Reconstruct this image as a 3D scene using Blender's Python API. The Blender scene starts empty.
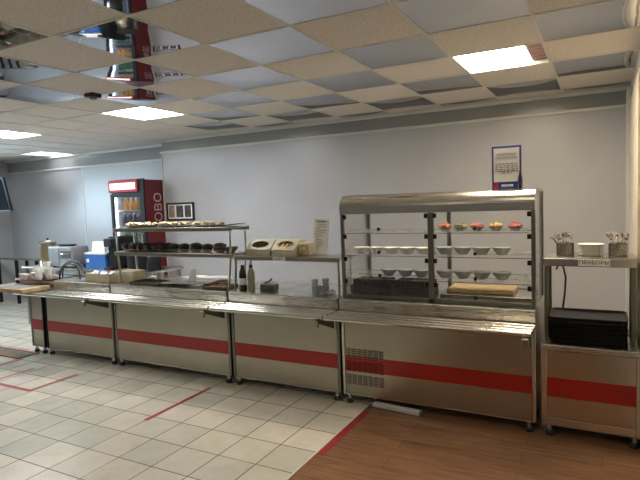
import bpy, bmesh, math, random
from mathutils import Vector, Matrix, Euler
random.seed(7)
PI = math.pi
sc = bpy.context.scene
C = sc.collection

# ------------------------------------------------------------------ materials
MATS = {}
def nm(name):
    m = bpy.data.materials.new(name); m.use_nodes = True
    nt = m.node_tree; b = nt.nodes['Principled BSDF']
    MATS[name] = m
    return m, nt, b
def L(nt, a, b): nt.links.new(a, b)
def coords(nt, scale=(1,1,1), kind='Object', rot=(0,0,0), loc=(0,0,0)):
    tc = nt.nodes.new('ShaderNodeTexCoord'); mp = nt.nodes.new('ShaderNodeMapping')
    mp.inputs['Scale'].default_value = scale; mp.inputs['Rotation'].default_value = rot; mp.inputs['Location'].default_value = loc
    L(nt, tc.outputs[kind], mp.inputs['Vector']); return mp.outputs['Vector']
def noise(nt, vec, scale, detail=3, rough=.5):
    n = nt.nodes.new('ShaderNodeTexNoise'); n.inputs['Scale'].default_value = scale
    n.inputs['Detail'].default_value = detail; n.inputs['Roughness'].default_value = rough
    if vec is not None: L(nt, vec, n.inputs['Vector'])
    return n.outputs['Fac']
def ramp(nt, fac, stops):
    r = nt.nodes.new('ShaderNodeValToRGB'); L(nt, fac, r.inputs['Fac'])
    e = r.color_ramp.elements
    while len(e) < len(stops): e.new(.5)
    for i, (p, c) in enumerate(stops):
        e[i].position = p; e[i].color = (*c, 1) if len(c) == 3 else c
    return r.outputs['Color']
def bump(nt, b, fac, strength, dist=.002):
    bn = nt.nodes.new('ShaderNodeBump'); bn.inputs['Strength'].default_value = strength; bn.inputs['Distance'].default_value = dist
    L(nt, fac, bn.inputs['Height']); L(nt, bn.outputs['Normal'], b.inputs['Normal'])
def plain(name, col, rough=.5, metal=0, var=.08, scale=12, spec=None, bmp=0):
    m, nt, b = nm(name)
    v = coords(nt); f = noise(nt, v, scale)
    lo = tuple(max(0, c*(1-var)) for c in col); hi = tuple(min(1, c*(1+var)) for c in col)
    L(nt, ramp(nt, f, [(.3, lo), (.7, hi)]), b.inputs['Base Color'])
    b.inputs['Roughness'].default_value = rough; b.inputs['Metallic'].default_value = metal
    if spec is not None: b.inputs['Specular IOR Level'].default_value = spec
    if bmp: bump(nt, b, noise(nt, v, scale*6), bmp)
    return m
def emis(name, col, strength):
    m, nt, b = nm(name)
    b.inputs['Base Color'].default_value = (*col, 1); b.inputs['Emission Color'].default_value = (*col, 1)
    b.inputs['Emission Strength'].default_value = strength; return m
def steel(name, col, rough, scale=(1.5, 1.5, 60), var=.10, bstr=.02):
    m, nt, b = nm(name)
    v = coords(nt, scale); f = noise(nt, v, 4, 4, .6)
    v2 = coords(nt, (1.2, 1.2, 1.2)); f2 = noise(nt, v2, 2.2, 3)
    mx = nt.nodes.new('ShaderNodeMath'); mx.operation = 'ADD'; L(nt, f, mx.inputs[0]); L(nt, f2, mx.inputs[1])
    hf = nt.nodes.new('ShaderNodeMath'); hf.operation = 'MULTIPLY'; hf.inputs[1].default_value = .5; L(nt, mx.outputs[0], hf.inputs[0])
    L(nt, ramp(nt, hf.outputs[0], [(.3, tuple(c*(1-var) for c in col)), (.7, tuple(min(1, c*(1+var)) for c in col))]), b.inputs['Base Color'])
    b.inputs['Metallic'].default_value = 1
    mr = nt.nodes.new('ShaderNodeMapRange'); mr.inputs['To Min'].default_value = rough-.05; mr.inputs['To Max'].default_value = rough+.08
    L(nt, hf.outputs[0], mr.inputs['Value']); L(nt, mr.outputs['Result'], b.inputs['Roughness'])
    bump(nt, b, f, bstr, .001)
    return m
def clearmat(name, tint=(1,1,1), gloss=.12, rough=.02, alpha=.0, col=(.8,.85,.85)):
    # thin clear sheet: see-through with a Fresnel sheen, optional milky share
    m, nt, b = nm(name)
    out = nt.nodes['Material Output']
    tr = nt.nodes.new('ShaderNodeBsdfTransparent'); tr.inputs['Color'].default_value = (*tint, 1)
    gl = nt.nodes.new('ShaderNodeBsdfGlossy'); gl.inputs['Roughness'].default_value = rough
    lw = nt.nodes.new('ShaderNodeLayerWeight'); lw.inputs['Blend'].default_value = .35
    ml = nt.nodes.new('ShaderNodeMath'); ml.operation = 'MULTIPLY_ADD'; ml.inputs[1].default_value = .5; ml.inputs[2].default_value = gloss*.4
    L(nt, lw.outputs['Fresnel'], ml.inputs[0])
    mix = nt.nodes.new('ShaderNodeMixShader'); L(nt, ml.outputs[0], mix.inputs[0]); L(nt, tr.outputs[0], mix.inputs[1]); L(nt, gl.outputs[0], mix.inputs[2])
    b.inputs['Base Color'].default_value = (*col, 1); b.inputs['Roughness'].default_value = .2
    mix2 = nt.nodes.new('ShaderNodeMixShader'); mix2.inputs[0].default_value = alpha
    L(nt, mix.outputs[0], mix2.inputs[1]); L(nt, b.outputs[0], mix2.inputs[2]); L(nt, mix2.outputs[0], out.inputs['Surface'])
    return m

steel('steel', (.43, .40, .33), .30)
steel('steel_bright', (.66, .64, .59), .22, (60, 1.5, 1.5))
steel('steel_top', (.60, .58, .53), .26, (1, 50, 50))
steel('steel_dark', (.22, .22, .19), .35)
steel('steel_right', (.55, .50, .42), .24, (9, 1.5, .6), .05, .01)
steel('chrome', (.75, .74, .72), .12)
plain('tube_steel', (.62, .60, .55), .22, metal=1, var=.04)
plain('red_film', (.36, .015, .010), .30, var=.05)
plain('red_tape', (.30, .025, .03), .45, var=.25, scale=20)
plain('black_plastic', (.012, .011, .011), .38, var=.2)
plain('black_matte', (.014, .013, .014), .75, var=.2, spec=.2)
plain('white_china', (.86, .85, .81), .22, var=.03)
plain('white_paper', (.88, .88, .87), .8, var=.03)
plain('white_plastic', (.72, .73, .71), .4, var=.05)
plain('beige_plastic', (.56, .53, .42), .45, var=.06)
plain('glass_grey_china', (.46, .50, .49), .2, var=.1)
plain('blue_box', (.02, .13, .42), .5, var=.1)
plain('dark_red', (.12, .008, .012), .35, var=.08)
plain('crate_red', (.075, .006, .010), .3, var=.25, scale=30)
plain('drink_dark', (.022, .008, .009), .2, var=.4, scale=40)
plain('cream_card', (.80, .72, .48), .7, var=.05)
plain('carton', (.62, .56, .40), .7, var=.08)
plain('wood_board', (.42, .30, .17), .55, var=.3, scale=8, bmp=.1)
plain('brown_tray', (.16, .05, .03), .35, var=.15)
plain('ketchup', (.045, .008, .012), .25, var=.2)
plain('cap_blue', (.01, .015, .09), .35)
plain('sauce_olive', (.33, .32, .2), .35, var=.1)
plain('text_dark', (.03, .03, .05), .7)
plain('text_grey', (.22, .22, .25), .7)
plain('poster_blue', (.03, .045, .30), .4)
plain('poster_red', (.5, .03, .05), .4)
plain('letter_white', (.50, .40, .42), .5, var=.1)
plain('pink_film', (.48, .25, .24), .5)
plain('brass_pot', (.38, .33, .22), .3, metal=.8)
plain('grey_metal', (.30, .32, .33), .45, metal=.4)
plain('photo_dark', (.07, .06, .05), .5, var=.6, scale=25)
plain('photo_tan', (.35, .27, .17), .5, var=.3, scale=25)
plain('cable', (.01, .01, .01), .5)
plain('rubber', (.02, .02, .02), .7)
plain('olive_strip', (.13, .115, .055), .5, var=.3)
plain('moulding', (.62, .60, .55), .35, var=.03)
plain('trim_dark', (.15, .13, .10), .6, var=.2)
plain('casing', (.55, .50, .41), .5, var=.1, scale=5)
plain('fridge_inside', (.75, .80, .88), .4)
plain('fridge_black', (.012, .012, .015), .55, spec=.25)
plain('pvc_pipe', (.50, .47, .42), .4)
for n, c in dict(salad_carrot=(.50, .15, .05), salad_green=(.20, .19, .07), salad_beet=(.45, .13, .07), salad_corn=(.58, .33, .07), salad_tomato=(.45, .05, .035)).items():
    plain(n, c, .45, var=.55, scale=70, bmp=.4)
plain('bun_brown', (.045, .022, .014), .45, var=.5, scale=30)
plain('bun_cream', (.66, .55, .30), .5, var=.5, scale=25, bmp=.3)
plain('bun_mottled', (.11, .085, .055), .5, var=.8, scale=60)
plain('orange_food', (.62, .23, .05), .45, var=.5, scale=40, bmp=.4)
plain('juice_orange', (.65, .28, .03), .25, var=.1)
plain('cola', (.02, .012, .05), .2, var=.3)
plain('green_drink', (.06, .30, .10), .3, var=.3)
plain('beige_board', (.52, .39, .2), .5, var=.06)
clearmat('glass', gloss=.10)
clearmat('glass_cup', tint=(.86, .88, .87), gloss=.25, alpha=.22, col=(.6, .63, .62))
clearmat('film_clear', gloss=.4, alpha=.35, rough=.15, col=(.75, .74, .70))

# window of the drinks cooler / lamp diffusers / screen
emis('lamp_white', (1, .84, .60), 54)
emis('lamp_fill', (1, .88, .70), 8)  # weak glow for the fill panels added out of view
emis('lamp_cool', (.98, .99, 1), 42)
emis('lamp_dim', (.95, .97, 1), 4.5)
emis('cooler_light', (.75, .88, 1), 7)
emis('sign_pink', (.30, .006, .02), .25)
emis('sign_white', (1, .55, .58), 1.8)
emis('lightbar', (.9, .95, 1), .0)

# mirror ceiling panel
m, nt, b = nm('mirror_tile'); b.inputs['Metallic'].default_value = 1; b.inputs['Base Color'].default_value = (.60, .60, .61, 1); b.inputs['Roughness'].default_value = .035
v = coords(nt); bump(nt, b, noise(nt, v, 2.2, 1), .25, .006)
# mineral fibre ceiling tile
m, nt, b = nm('mineral_tile'); v = coords(nt)
f = noise(nt, v, 55, 6, .75); f2 = noise(nt, v, 1.1, 2)
c1 = ramp(nt, f, [(.34, (.50, .445, .40)), (.47, (.66, .60, .54)), (.62, (.72, .66, .59))])
L(nt, c1, b.inputs['Base Color']); b.inputs['Roughness'].default_value = .9; bump(nt, b, f, .35, .003)
# walls: pale blue-grey PVC lining in narrow horizontal boards
def wallmat(name, col, rough):
    m, nt, b = nm(name); v = coords(nt)
    w = nt.nodes.new('ShaderNodeTexWave'); w.wave_type = 'BANDS'; w.bands_direction = 'Z'; w.wave_profile = 'SIN'
    w.inputs['Scale'].default_value = 3.2; w.inputs['Distortion'].default_value = 0; L(nt, v, w.inputs['Vector'])
    groove = ramp(nt, w.outputs['Fac'], [(.0, (0, 0, 0)), (.06, (1, 1, 1))])
    f = noise(nt, v, 1.4, 3)
    L(nt, ramp(nt, f, [(.3, tuple(c*.96 for c in col)), (.7, tuple(c*1.04 for c in col))]), b.inputs['Base Color'])
    b.inputs['Roughness'].default_value = rough
    bump(nt, b, groove, .10, .001); return m
wallmat('wall_paint', (.47, .475, .50), .34)
wallmat('wall_band', (.30, .30, .29), .16)
plain('wall_plain', (.47, .46, .45), .6, var=.03)
# floor tiles
m, nt, b = nm('floor_tile')
v = coords(nt, (1, 1, 1), loc=(2.5466+.0, -2.6581, 0))
sp = nt.nodes.new('ShaderNodeSeparateXYZ'); L(nt, v, sp.inputs[0])
def frac_line(out):
    d = nt.nodes.new('ShaderNodeMath'); d.operation = 'DIVIDE'; d.inputs[1].default_value = .3; L(nt, out, d.inputs[0])
    a = nt.nodes.new('ShaderNodeMath'); a.operation = 'PINGPONG'; a.inputs[1].default_value = .5; L(nt, d.outputs[0], a.inputs[0])
    fl = nt.nodes.new('ShaderNodeMath'); fl.operation = 'FLOOR'; L(nt, d.outputs[0], fl.inputs[0])
    return a.outputs[0], fl.outputs[0]
ax, fx = frac_line(sp.outputs['X']); ay, fy = frac_line(sp.outputs['Y'])
mn = nt.nodes.new('ShaderNodeMath'); mn.operation = 'MINIMUM'; L(nt, ax, mn.inputs[0]); L(nt, ay, mn.inputs[1])
line = ramp(nt, mn.outputs[0], [(.008, (0, 0, 0)), (.016, (1, 1, 1))])
cb = nt.nodes.new('ShaderNodeCombineXYZ'); L(nt, fx, cb.inputs[0]); L(nt, fy, cb.inputs[1])
wn = nt.nodes.new('ShaderNodeTexWhiteNoise'); L(nt, cb.outputs[0], wn.inputs['Vector'])
tone = ramp(nt, wn.outputs['Value'], [(0, (.58, .56, .48)), (.5, (.68, .63, .53)), (1, (.76, .70, .59))])
cl = noise(nt, v, 4, 5, .7); dirt = ramp(nt, cl, [(.3, (.80, .82, .82)), (.7, (1, 1, 1))])
mm = nt.nodes.new('ShaderNodeMix'); mm.data_type = 'RGBA'; mm.blend_type = 'MULTIPLY'; mm.inputs[0].default_value = 1
L(nt, tone, mm.inputs[6]); L(nt, dirt, mm.inputs[7])
m2 = nt.nodes.new('ShaderNodeMix'); m2.data_type = 'RGBA'; L(nt, line, m2.inputs[0]); m2.inputs[6].default_value = (.10, .085, .07, 1); L(nt, mm.outputs[2], m2.inputs[7])
L(nt, m2.outputs[2], b.inputs['Base Color']); b.inputs['Roughness'].default_value = .26
bump(nt, b, line, .4, .002)
# wood laminate, boards running along the counter
m, nt, b = nm('floor_wood')
v = coords(nt, (1, 1, 1))
br = nt.nodes.new('ShaderNodeTexBrick'); br.offset = .37; br.inputs['Scale'].default_value = 1; br.inputs['Brick Width'].default_value = 1.2
br.inputs['Row Height'].default_value = .14; br.inputs['Mortar Size'].default_value = .0018
br.inputs['Color1'].default_value = (.20, .105, .055, 1); br.inputs['Color2'].default_value = (.27, .14, .075, 1); br.inputs['Mortar'].default_value = (.06, .03, .015, 1)
L(nt, v, br.inputs['Vector'])
v2 = coords(nt, (1.2, 14, 1)); g = noise(nt, v2, 2.6, 6, .65)
gr = ramp(nt, g, [(.32, (.55, .50, .46)), (.68, (1.25, 1.22, 1.2))])
mm = nt.nodes.new('ShaderNodeMix'); mm.data_type = 'RGBA'; mm.blend_type = 'MULTIPLY'; mm.inputs[0].default_value = 1
L(nt, br.outputs['Color'], mm.inputs[6]); L(nt, gr, mm.inputs[7]); L(nt, mm.outputs[2], b.inputs['Base Color'])
b.inputs['Roughness'].default_value = .38
# TV screen
m, nt, b = nm('screen'); b.inputs['Base Color'].default_value = (.018, .020, .028, 1); b.inputs['Roughness'].default_value = .8; b.inputs['Specular IOR Level'].default_value = .08

# ------------------------------------------------------------------ mesh helpers
class MB:
    def __init__(s): s.bm = bmesh.new(); s.mats = []
    def mi(s, name):
        if name not in s.mats: s.mats.append(name)
        return s.mats.index(name)
    def _fin(s, geo_faces, mat, smooth=False):
        i = s.mi(mat)
        for f in geo_faces: f.material_index = i; f.smooth = smooth
    def box(s, x0, x1, y0, y1, z0, z1, mat, bev=0, rot=None, piv=None):
        t = bmesh.new()
        r = bmesh.ops.create_cube(t, size=1)
        for v in t.verts:
            v.co = Vector(((x0+x1)/2+v.co.x*(x1-x0), (y0+y1)/2+v.co.y*(y1-y0), (z0+z1)/2+v.co.z*(z1-z0)))
        if bev: bmesh.ops.bevel(t, geom=t.edges[:], offset=bev, segments=2, affect='EDGES', profile=.5)
        if rot is not None:
            p = Vector(piv) if piv else Vector(((x0+x1)/2, (y0+y1)/2, (z0+z1)/2))
            R = rot.to_matrix() if hasattr(rot, 'to_matrix') else rot
            for v in t.verts: v.co = R @ (v.co-p)+p
        s._merge(t, mat); return s
    def _merge(s, t, mat, smooth=False, matmap=None):
        i = s.mi(mat) if mat else 0
        vm = {v: s.bm.verts.new(v.co) for v in t.verts}
        for f in t.faces:
            try: nf = s.bm.faces.new([vm[v] for v in f.verts])
            except ValueError: continue
            nf.material_index = i; nf.smooth = smooth
        t.free()
    def tube(s, pts, r, mat, seg=10, cap=True):
        pts = [Vector(p) for p in pts]; n = len(pts)
        rs = r if isinstance(r, (list, tuple)) else [r]*n
        t = bmesh.new(); rings = []
        up = None
        for k, p in enumerate(pts):
            d = (pts[min(k+1, n-1)]-pts[max(k-1, 0)]).normalized()
            if up is None:
                up = Vector((0, 0, 1)) if abs(d.z) < .9 else Vector((1, 0, 0))
            a = d.cross(up).normalized(); bb = a.cross(d).normalized(); up = bb
            rings.append([t.verts.new(p+a*math.cos(2*PI*i/seg)*rs[k]+bb*math.sin(2*PI*i/seg)*rs[k]) for i in range(seg)])
        for k in range(n-1):
            for i in range(seg):
                t.faces.new((rings[k][i], rings[k][(i+1) % seg], rings[k+1][(i+1) % seg], rings[k+1][i]))
        if cap: t.faces.new(rings[0][::-1]); t.faces.new(rings[-1])
        bmesh.ops.recalc_face_normals(t, faces=t.faces[:])
        s._merge(t, mat, True); return s
    def lathe(s, prof, mat, c=(0,0,0), seg=20, sx=1, sy=1, close=False):
        t = bmesh.new(); rings = []
        for (r, z) in prof:
            if r < 1e-6: rings.append([t.verts.new((c[0], c[1], c[2]+z))])
            else: rings.append([t.verts.new((c[0]+r*sx*math.cos(2*PI*i/seg), c[1]+r*sy*math.sin(2*PI*i/seg), c[2]+z)) for i in range(seg)])
        for a, b2 in zip(rings, rings[1:]):
            for i in range(seg):
                j = (i+1) % seg
                if len(a) == 1 and len(b2) == 1: continue
                if len(a) == 1: t.faces.new((a[0], b2[i], b2[j]))
                elif len(b2) == 1: t.faces.new((a[i], b2[0], a[j]))
                else: t.faces.new((a[i], b2[i], b2[j], a[j]))
        bmesh.ops.recalc_face_normals(t, faces=t.faces[:])
        s._merge(t, mat, True); return s
    def blob(s, c, r, mat, sz=(1,1,1), jit=.12, sub=2, seed=0, rz=0):
        rnd = random.Random(seed); t = bmesh.new(); bmesh.ops.create_icosphere(t, subdivisions=sub, radius=1)
        ph = [rnd.uniform(0, 6) for _ in range(6)]
        for v in t.verts:
            d = v.co.normalized()
            k = 1+jit*(math.sin(d.x*4+ph[0])*math.sin(d.y*4+ph[1])+.6*math.sin(d.z*5+ph[2]+d.x*3))
            p = Vector((d.x*k*r*sz[0], d.y*k*r*sz[1], d.z*k*r*sz[2])); p.rotate(Euler((0, 0, rz)))
            v.co = p+Vector(c)
        s._merge(t, mat, True); return s
    def poly(s, pts2, depth, M, mat):
        # extruded polygon: pts2 in local XY, thickness along local Z, placed by matrix M
        t = bmesh.new(); a = [t.verts.new(M @ Vector((x, y, 0))) for x, y in pts2]; b2 = [t.verts.new(M @ Vector((x, y, depth))) for x, y in pts2]
        t.faces.new(a[::-1]); t.faces.new(b2)
        for i in range(len(a)): t.faces.new((a[i], a[(i+1) % len(a)], b2[(i+1) % len(a)], b2[i]))
        bmesh.ops.recalc_face_normals(t, faces=t.faces[:]); s._merge(t, mat); return s
    def build(s, name, parent=None, org=None):
        me = bpy.data.meshes.new(name)
        o = bpy.data.objects.new(name, me)
        off = Vector((0, 0, 0))
        if parent is not None: off = WORLD[parent]
        elif org is not None: off = Vector(org); o.location = off
        WORLD[o] = off if parent is None else off
        for v in s.bm.verts: v.co -= off
        s.bm.normal_update()
        for e in s.bm.edges:
            if len(e.link_faces) == 2 and e.calc_face_angle(0) > .65: e.smooth = False
        s.bm.to_mesh(me); s.bm.free()
        for n in s.mats: me.materials.append(MATS[n])
        C.objects.link(o)
        if parent is not None: o.parent = parent
        return o
WORLD = {}      # the world origin every object's mesh is written against
def tag(o, label=None, cat=None, group=None, kind=None):
    if label: o['label'] = label
    if cat: o['category'] = cat
    if group: o['group'] = group
    if kind: o['kind'] = kind
    return o
def thing(name, label, cat, loc, group=None):
    o = bpy.data.objects.new(name, None); C.objects.link(o); o.location = loc; o.empty_display_size = .1
    WORLD[o] = Vector(loc); return tag(o, label, cat, group)
def struct(mb, name): return tag(mb.build(name), kind='structure')
def dup(root, loc, rz=0, label=None, group=None, rot=None):
    r = root.copy(); C.objects.link(r); r.location = loc
    r.rotation_euler = rot if rot is not None else (0, 0, rz)
    if label: r['label'] = label
    if group: r['group'] = group
    for ch in list(root.children):
        c = ch.copy(); C.objects.link(c); c.parent = r
        for g in list(ch.children):
            d = g.copy(); C.objects.link(d); d.parent = c
    return r
def text(s, size, M, mat, name, parent, ext=.0006, align='CENTER'):
    cu = bpy.data.curves.new('t', 'FONT'); cu.body = s; cu.size = size; cu.extrude = ext; cu.align_x = align; cu.align_y = 'CENTER'
    to = bpy.data.objects.new('t', cu); C.objects.link(to)
    dg = bpy.context.evaluated_depsgraph_get(); dg.update()
    me = bpy.data.meshes.new_from_object(to.evaluated_get(dg)); me.name = name
    bpy.data.objects.remove(to); bpy.data.curves.remove(cu)
    off = WORLD[parent]
    me.transform(Matrix.Translation(-off) @ M)
    me.materials.clear(); me.materials.append(MATS[mat])
    o = bpy.data.objects.new(name, me); C.objects.link(o); o.parent = parent; WORLD[o] = off
    return o
def face_cam(x, y, z, tilt=0):   # text lying in the XZ plane, read from -Y
    return Matrix.Translation((x, y, z)) @ Euler((PI/2-tilt, 0, 0)).to_matrix().to_4x4()

# ------------------------------------------------------------------ room
ZC = 2.6385; YW = 5.87; XR = .227; XC = -5.735; YR = 6.233; XL = -10.1; YF = -3.2
f = MB(); f.box(XL-.1, -1.665, YF-.1, YR+.1, -.1, 0, 'floor_tile'); fo = struct(f, 'floor')
f = MB(); f.box(-1.665, XR+.1, YF-.1, YW+.1, -.1, 0, 'floor_wood'); fo = struct(f, 'floor_wood')
# ceiling with mineral and mirror tiles set in a grid
GX, GY, T = -1.5461, 2.6134, .6
lamps = {(1, 2): 'warm', (-5, 2): 'cool', (-9, 2): 'cool', (-12, 5): 'dim', (-3, -2): 'off', (1, -2): 'soft', (-1, -4): 'soft', (-7, -2): 'soft', (-10, -5): 'dim'}
cm = MB(); grid = MB()
for i in range(-15, 3):
    for j in range(-10, 7):
        x0, y0 = GX+T*i, GY+T*j; x1, y1 = x0+T, y0+T
        x0c, x1c, y0c, y1c = max(x0, XL), min(x1, XR), max(y0, YF), min(y1, YR)
        if x1c-x0c < .02 or y1c-y0c < .02 or (i, j) in lamps: continue
        mirror = (i+j) % 2 == 1 and i >= -5 and j >= -5
        if mirror and (x1c-x0c) > .55 and (y1c-y0c) > .55:
            n = 8; t = bmesh.new(); sag = .010
            vs = [[t.verts.new((x0+T*a/n, y0+T*c/n, ZC-.002-sag*(1-(2*a/n-1)**2)*(1-(2*c/n-1)**2))) for c in range(n+1)] for a in range(n+1)]
            for a in range(n):
                for c in range(n): t.faces.new((vs[a][c], vs[a][c+1], vs[a+1][c+1], vs[a+1][c]))
            cm._merge(t, 'mirror_tile', True)
        else:
            cm.box(x0c, x1c, y0c, y1c, ZC-.0, ZC+.015, 'mirror_tile' if mirror else 'mineral_tile')
cm.box(XL-.1, XR+.1, YF-.1, YR+.1, ZC+.12, ZC+.2, 'wall_plain')
ceil = struct(cm, 'ceiling')
for i in range(-14, 3):
    x = GX+T*i; grid.box(x-.009, x+.009, YF, YR, ZC-.004, ZC+.004, 'moulding')
for j in range(-9, 7):
    y = GY+T*j; grid.box(XL, XR, y-.009, y+.009, ZC-.0043, ZC+.0037, 'moulding')
struct(grid, 'trim_1')
w = MB(); w.box(XC, XR+.1, YW, YW+.45, -.1, 2.455, 'wall_paint'); w.box(XC, XR+.1, YW, YW+.45, 2.455, ZC+.12, 'wall_band'); struct(w, 'wall_back')
w = MB(); w.box(XL-.1, XC, YR, YR+.1, -.1, 2.40, 'wall_paint'); w.box(XL-.1, XC, YR, YR+.1, 2.40, ZC+.12, 'wall_band'); struct(w, 'wall_back_left')
w = MB(); w.box(XR, XR+.1, YF, YW, -.1, ZC+.12, 'casing'); struct(w, 'wall_right')
w = MB(); w.box(XL-.1, XR+.1, YF-.1, YF, -.1, ZC+.12, 'wall_plain'); struct(w, 'wall_front')
WY0, WY1, WZ0, WZ1 = 3.1, 4.75, 1.25, 2.30
w = MB(); w.box(XL-.1, XL, YF, WY0, -.1, ZC+.12, 'wall_paint'); w.box(XL-.1, XL, WY1, YR, -.1, ZC+.12, 'wall_paint')
w.box(XL-.1, XL, WY0, WY1, -.1, WZ0, 'wall_paint'); w.box(XL-.1, XL, WY0, WY1, WZ1, ZC+.12, 'wall_paint'); struct(w, 'wall_left')
w = MB()
for y in (WY0, 3.9, WY1-.05): w.box(XL-.08, XL-.02, y, y+.05, WZ0, WZ1, 'white_plastic')
for z in (WZ0, WZ1-.05): w.box(XL-.08, XL-.02, WY0, WY1, z, z+.05, 'white_plastic')
w.box(XL-.055, XL-.05, WY0, WY1, WZ0, WZ1, 'glass'); struct(w, 'window_1')
w = MB()   # mouldings: ledge and ceiling cove
w.box(XC-.02, XR, YW-.026, YW, 2.440, 2.470, 'moulding', .004); w.box(XC-.03, XR, YW-.035, YW, 2.60, ZC-.004, 'moulding', .004)
struct(w, 'trim_2')
w = MB(); w.box(XL, XC, YR-.026, YR, 2.385, 2.415, 'moulding', .004); w.box(XL, XC, YR-.035, YR, 2.60, ZC-.004, 'moulding', .004)
w.box(-7.98, -7.965, YR-.004, YR, 0, 2.39, 'white_paper'); struct(w, 'trim_3')
w = MB(); w.box(XC-.012, XC+.0, YW-.012, YW+.36, 0, 2.445, 'moulding', .003); struct(w, 'trim_4')
w = MB(); w.box(XR-.035, XR, 5.55, YW, 0, 2.58, 'moulding', .004); w.box(XR-.02, XR, 4.2, 5.45, 0, 2.45, 'casing', .004); w.box(XR-.012, XR, 5.45, 5.55, 0, 2.5, 'trim_dark'); struct(w, 'trim_5')
w = MB(); w.box(XC, XR-.04, YW-.012, YW, 0, .07, 'trim_dark'); struct(w, 'baseboard_back')
w = MB(); w.box(-1.672, -1.658, YF, YW, 0, .004, 'moulding', .001); struct(w, 'trim_6')

# conduits under the ceiling at the right wall
for k, (x, lab) in enumerate([(.09, 'pale cable conduit under the ceiling, farthest from the right wall'), (.135, 'pale cable conduit under the ceiling, the middle one of three'), (.18, 'pale cable conduit under the ceiling, closest to the right wall')]):
    m_ = MB(); m_.tube([(x, YF+.1, 2.615), (x, 3.1, 2.615), (x+.015, 3.18, 2.635)], .014, 'pvc_pipe')
    struct(m_, 'trim_%d' % (7+k))

# ceiling lamps
def lamp(i, j, kind, label):
    x0, y0 = GX+T*i, GY+T*j; x1, y1 = x0+T, y0+T
    t = thing('ceiling_light', label, 'ceiling light', ((x0+x1)/2, (y0+y1)/2, ZC), 'square light panels set in the ceiling')
    h = MB(); h.box(x0, x1, y0, y1, ZC+.06, ZC+.07, 'white_plastic')
    for a in ((x0, x0+.012, y0, y1), (x1-.012, x1, y0, y1), (x0+.012, x1-.012, y0, y0+.012), (x0+.012, x1-.012, y1-.012, y1)): h.box(*a, ZC-.001, ZC+.06, 'white_plastic')
    h.build('housing', t)
    if kind == 'off':
        g = MB()
        for k in range(1, 6):
            g.box(x0+.012, x1-.012, y0+.1*k-.003, y0+.1*k+.003, ZC+.0, ZC+.04, 'chrome', rot=None)
            g.box(x0+.1*k-.003, x0+.1*k+.003, y0+.012, y1-.012, ZC+.001, ZC+.041, 'chrome')
        for a in range(6):
            for c in range(6):
                g.box(x0+.1*a+.012, x0+.1*a+.09, y0+.1*c+.012, y0+.1*c+.09, ZC+.042, ZC+.045, 'chrome', rot=Euler((random.uniform(-.5, .5), random.uniform(-.5, .5), 0)))
        g.build('louvre', t)
    else:
        d = MB(); xe = x1-.015 if kind != 'warm' else x1-.13
        d.box(x0+.013, xe, y0+.013, y1-.013, ZC+.022, ZC+.028, {'warm': 'lamp_white', 'cool': 'lamp_cool', 'dim': 'lamp_dim', 'soft': 'lamp_fill'}[kind]); d.build('diffuser', t)
        if kind == 'warm':
            q = MB(); q.box(xe+.003, x1-.013, y0+.013, y1-.013, ZC+.02, ZC+.025, 'pink_film')
            for k in range(6): q.box(xe+.003, x1-.013, y0+.03+.095*k, y0+.045+.095*k, ZC+.004, ZC+.02, 'chrome')
            q.build('reflector', t)
    return t
lamp(1, 2, 'warm', 'lit ceiling panel above the glass display case, one end uncovered')
lamp(-5, 2, 'cool', 'lit ceiling panel nearest behind the black ceiling detector')
lamp(-9, 2, 'cool', 'lit ceiling panel cut by the left edge of the photo')
lamp(-12, 5, 'dim', 'farthest lit ceiling panel, small, close to the back wall moulding')
lamp(-3, -2, 'off', 'unlit ceiling fixture with mirrored louvre at the upper left edge')
lamp(1, -2, 'soft', 'unseen fill panel added overhead on the right, above the wood floor'); lamp(-1, -4, 'soft', 'unseen fill panel added behind the camera in the middle'); lamp(-7, -2, 'soft', 'unseen fill panel added left of the mirrored louvre fixture'); lamp(-10, -5, 'dim', 'unseen fill panel added behind the camera at far left')  # four panels added outside the frame to brighten the foreground
t = thing('ceiling_detector', 'small black square detector hanging under the ceiling at left', 'detector', (-3.83, 3.15, ZC))
m_ = MB(); m_.box(-3.88, -3.78, 3.10, 3.20, ZC-.035, ZC, 'black_plastic', .006); m_.build('body', t)
m_ = MB(); m_.lathe([(.03, -.035), (.028, -.05), (0, -.052)], 'steel_dark', (-3.83, 3.15, ZC)); m_.build('sensor', t)

# ------------------------------------------------------------------ serving counters
Y0 = 3.825; YB = 4.5; ZT = .868
def foot(x, y, par, h=.075):
    m = MB(); m.tube([(x, y, .03), (x, y, h)], .016, 'steel_bright', 10); m.lathe([(0, 0), (.026, 0), (.028, .02), (.018, .035), (0, .035)], 'rubber', (x, y, 0), 12); m.build('foot', par)
def vent(x0, x1, z0, z1, par):
    nc = 7; cw = (x1-x0)/nc; rows = [(z0, z0+.085), (z0+.105, z0+.195), (z0+.215, z1)]
    for r_, (a, b_) in enumerate(rows):
        g = MB()
        for c in range(nc):
            xa = x0+cw*c+.006; xb = x0+cw*(c+1)-.006; n = 5; st = (b_-a)/n
            for k in range(n):
                zz = a+st*k
                g.box(xa, xb, Y0-.0035, Y0-.0005, zz+.001, zz+st*.5, 'black_matte')
                g.box(xa, xb, Y0-.010, Y0-.0005, zz+st*.5, zz+st*.62, 'red_film' if r_ == 1 else 'steel')
        g.build('vent_grille', par)
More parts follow.
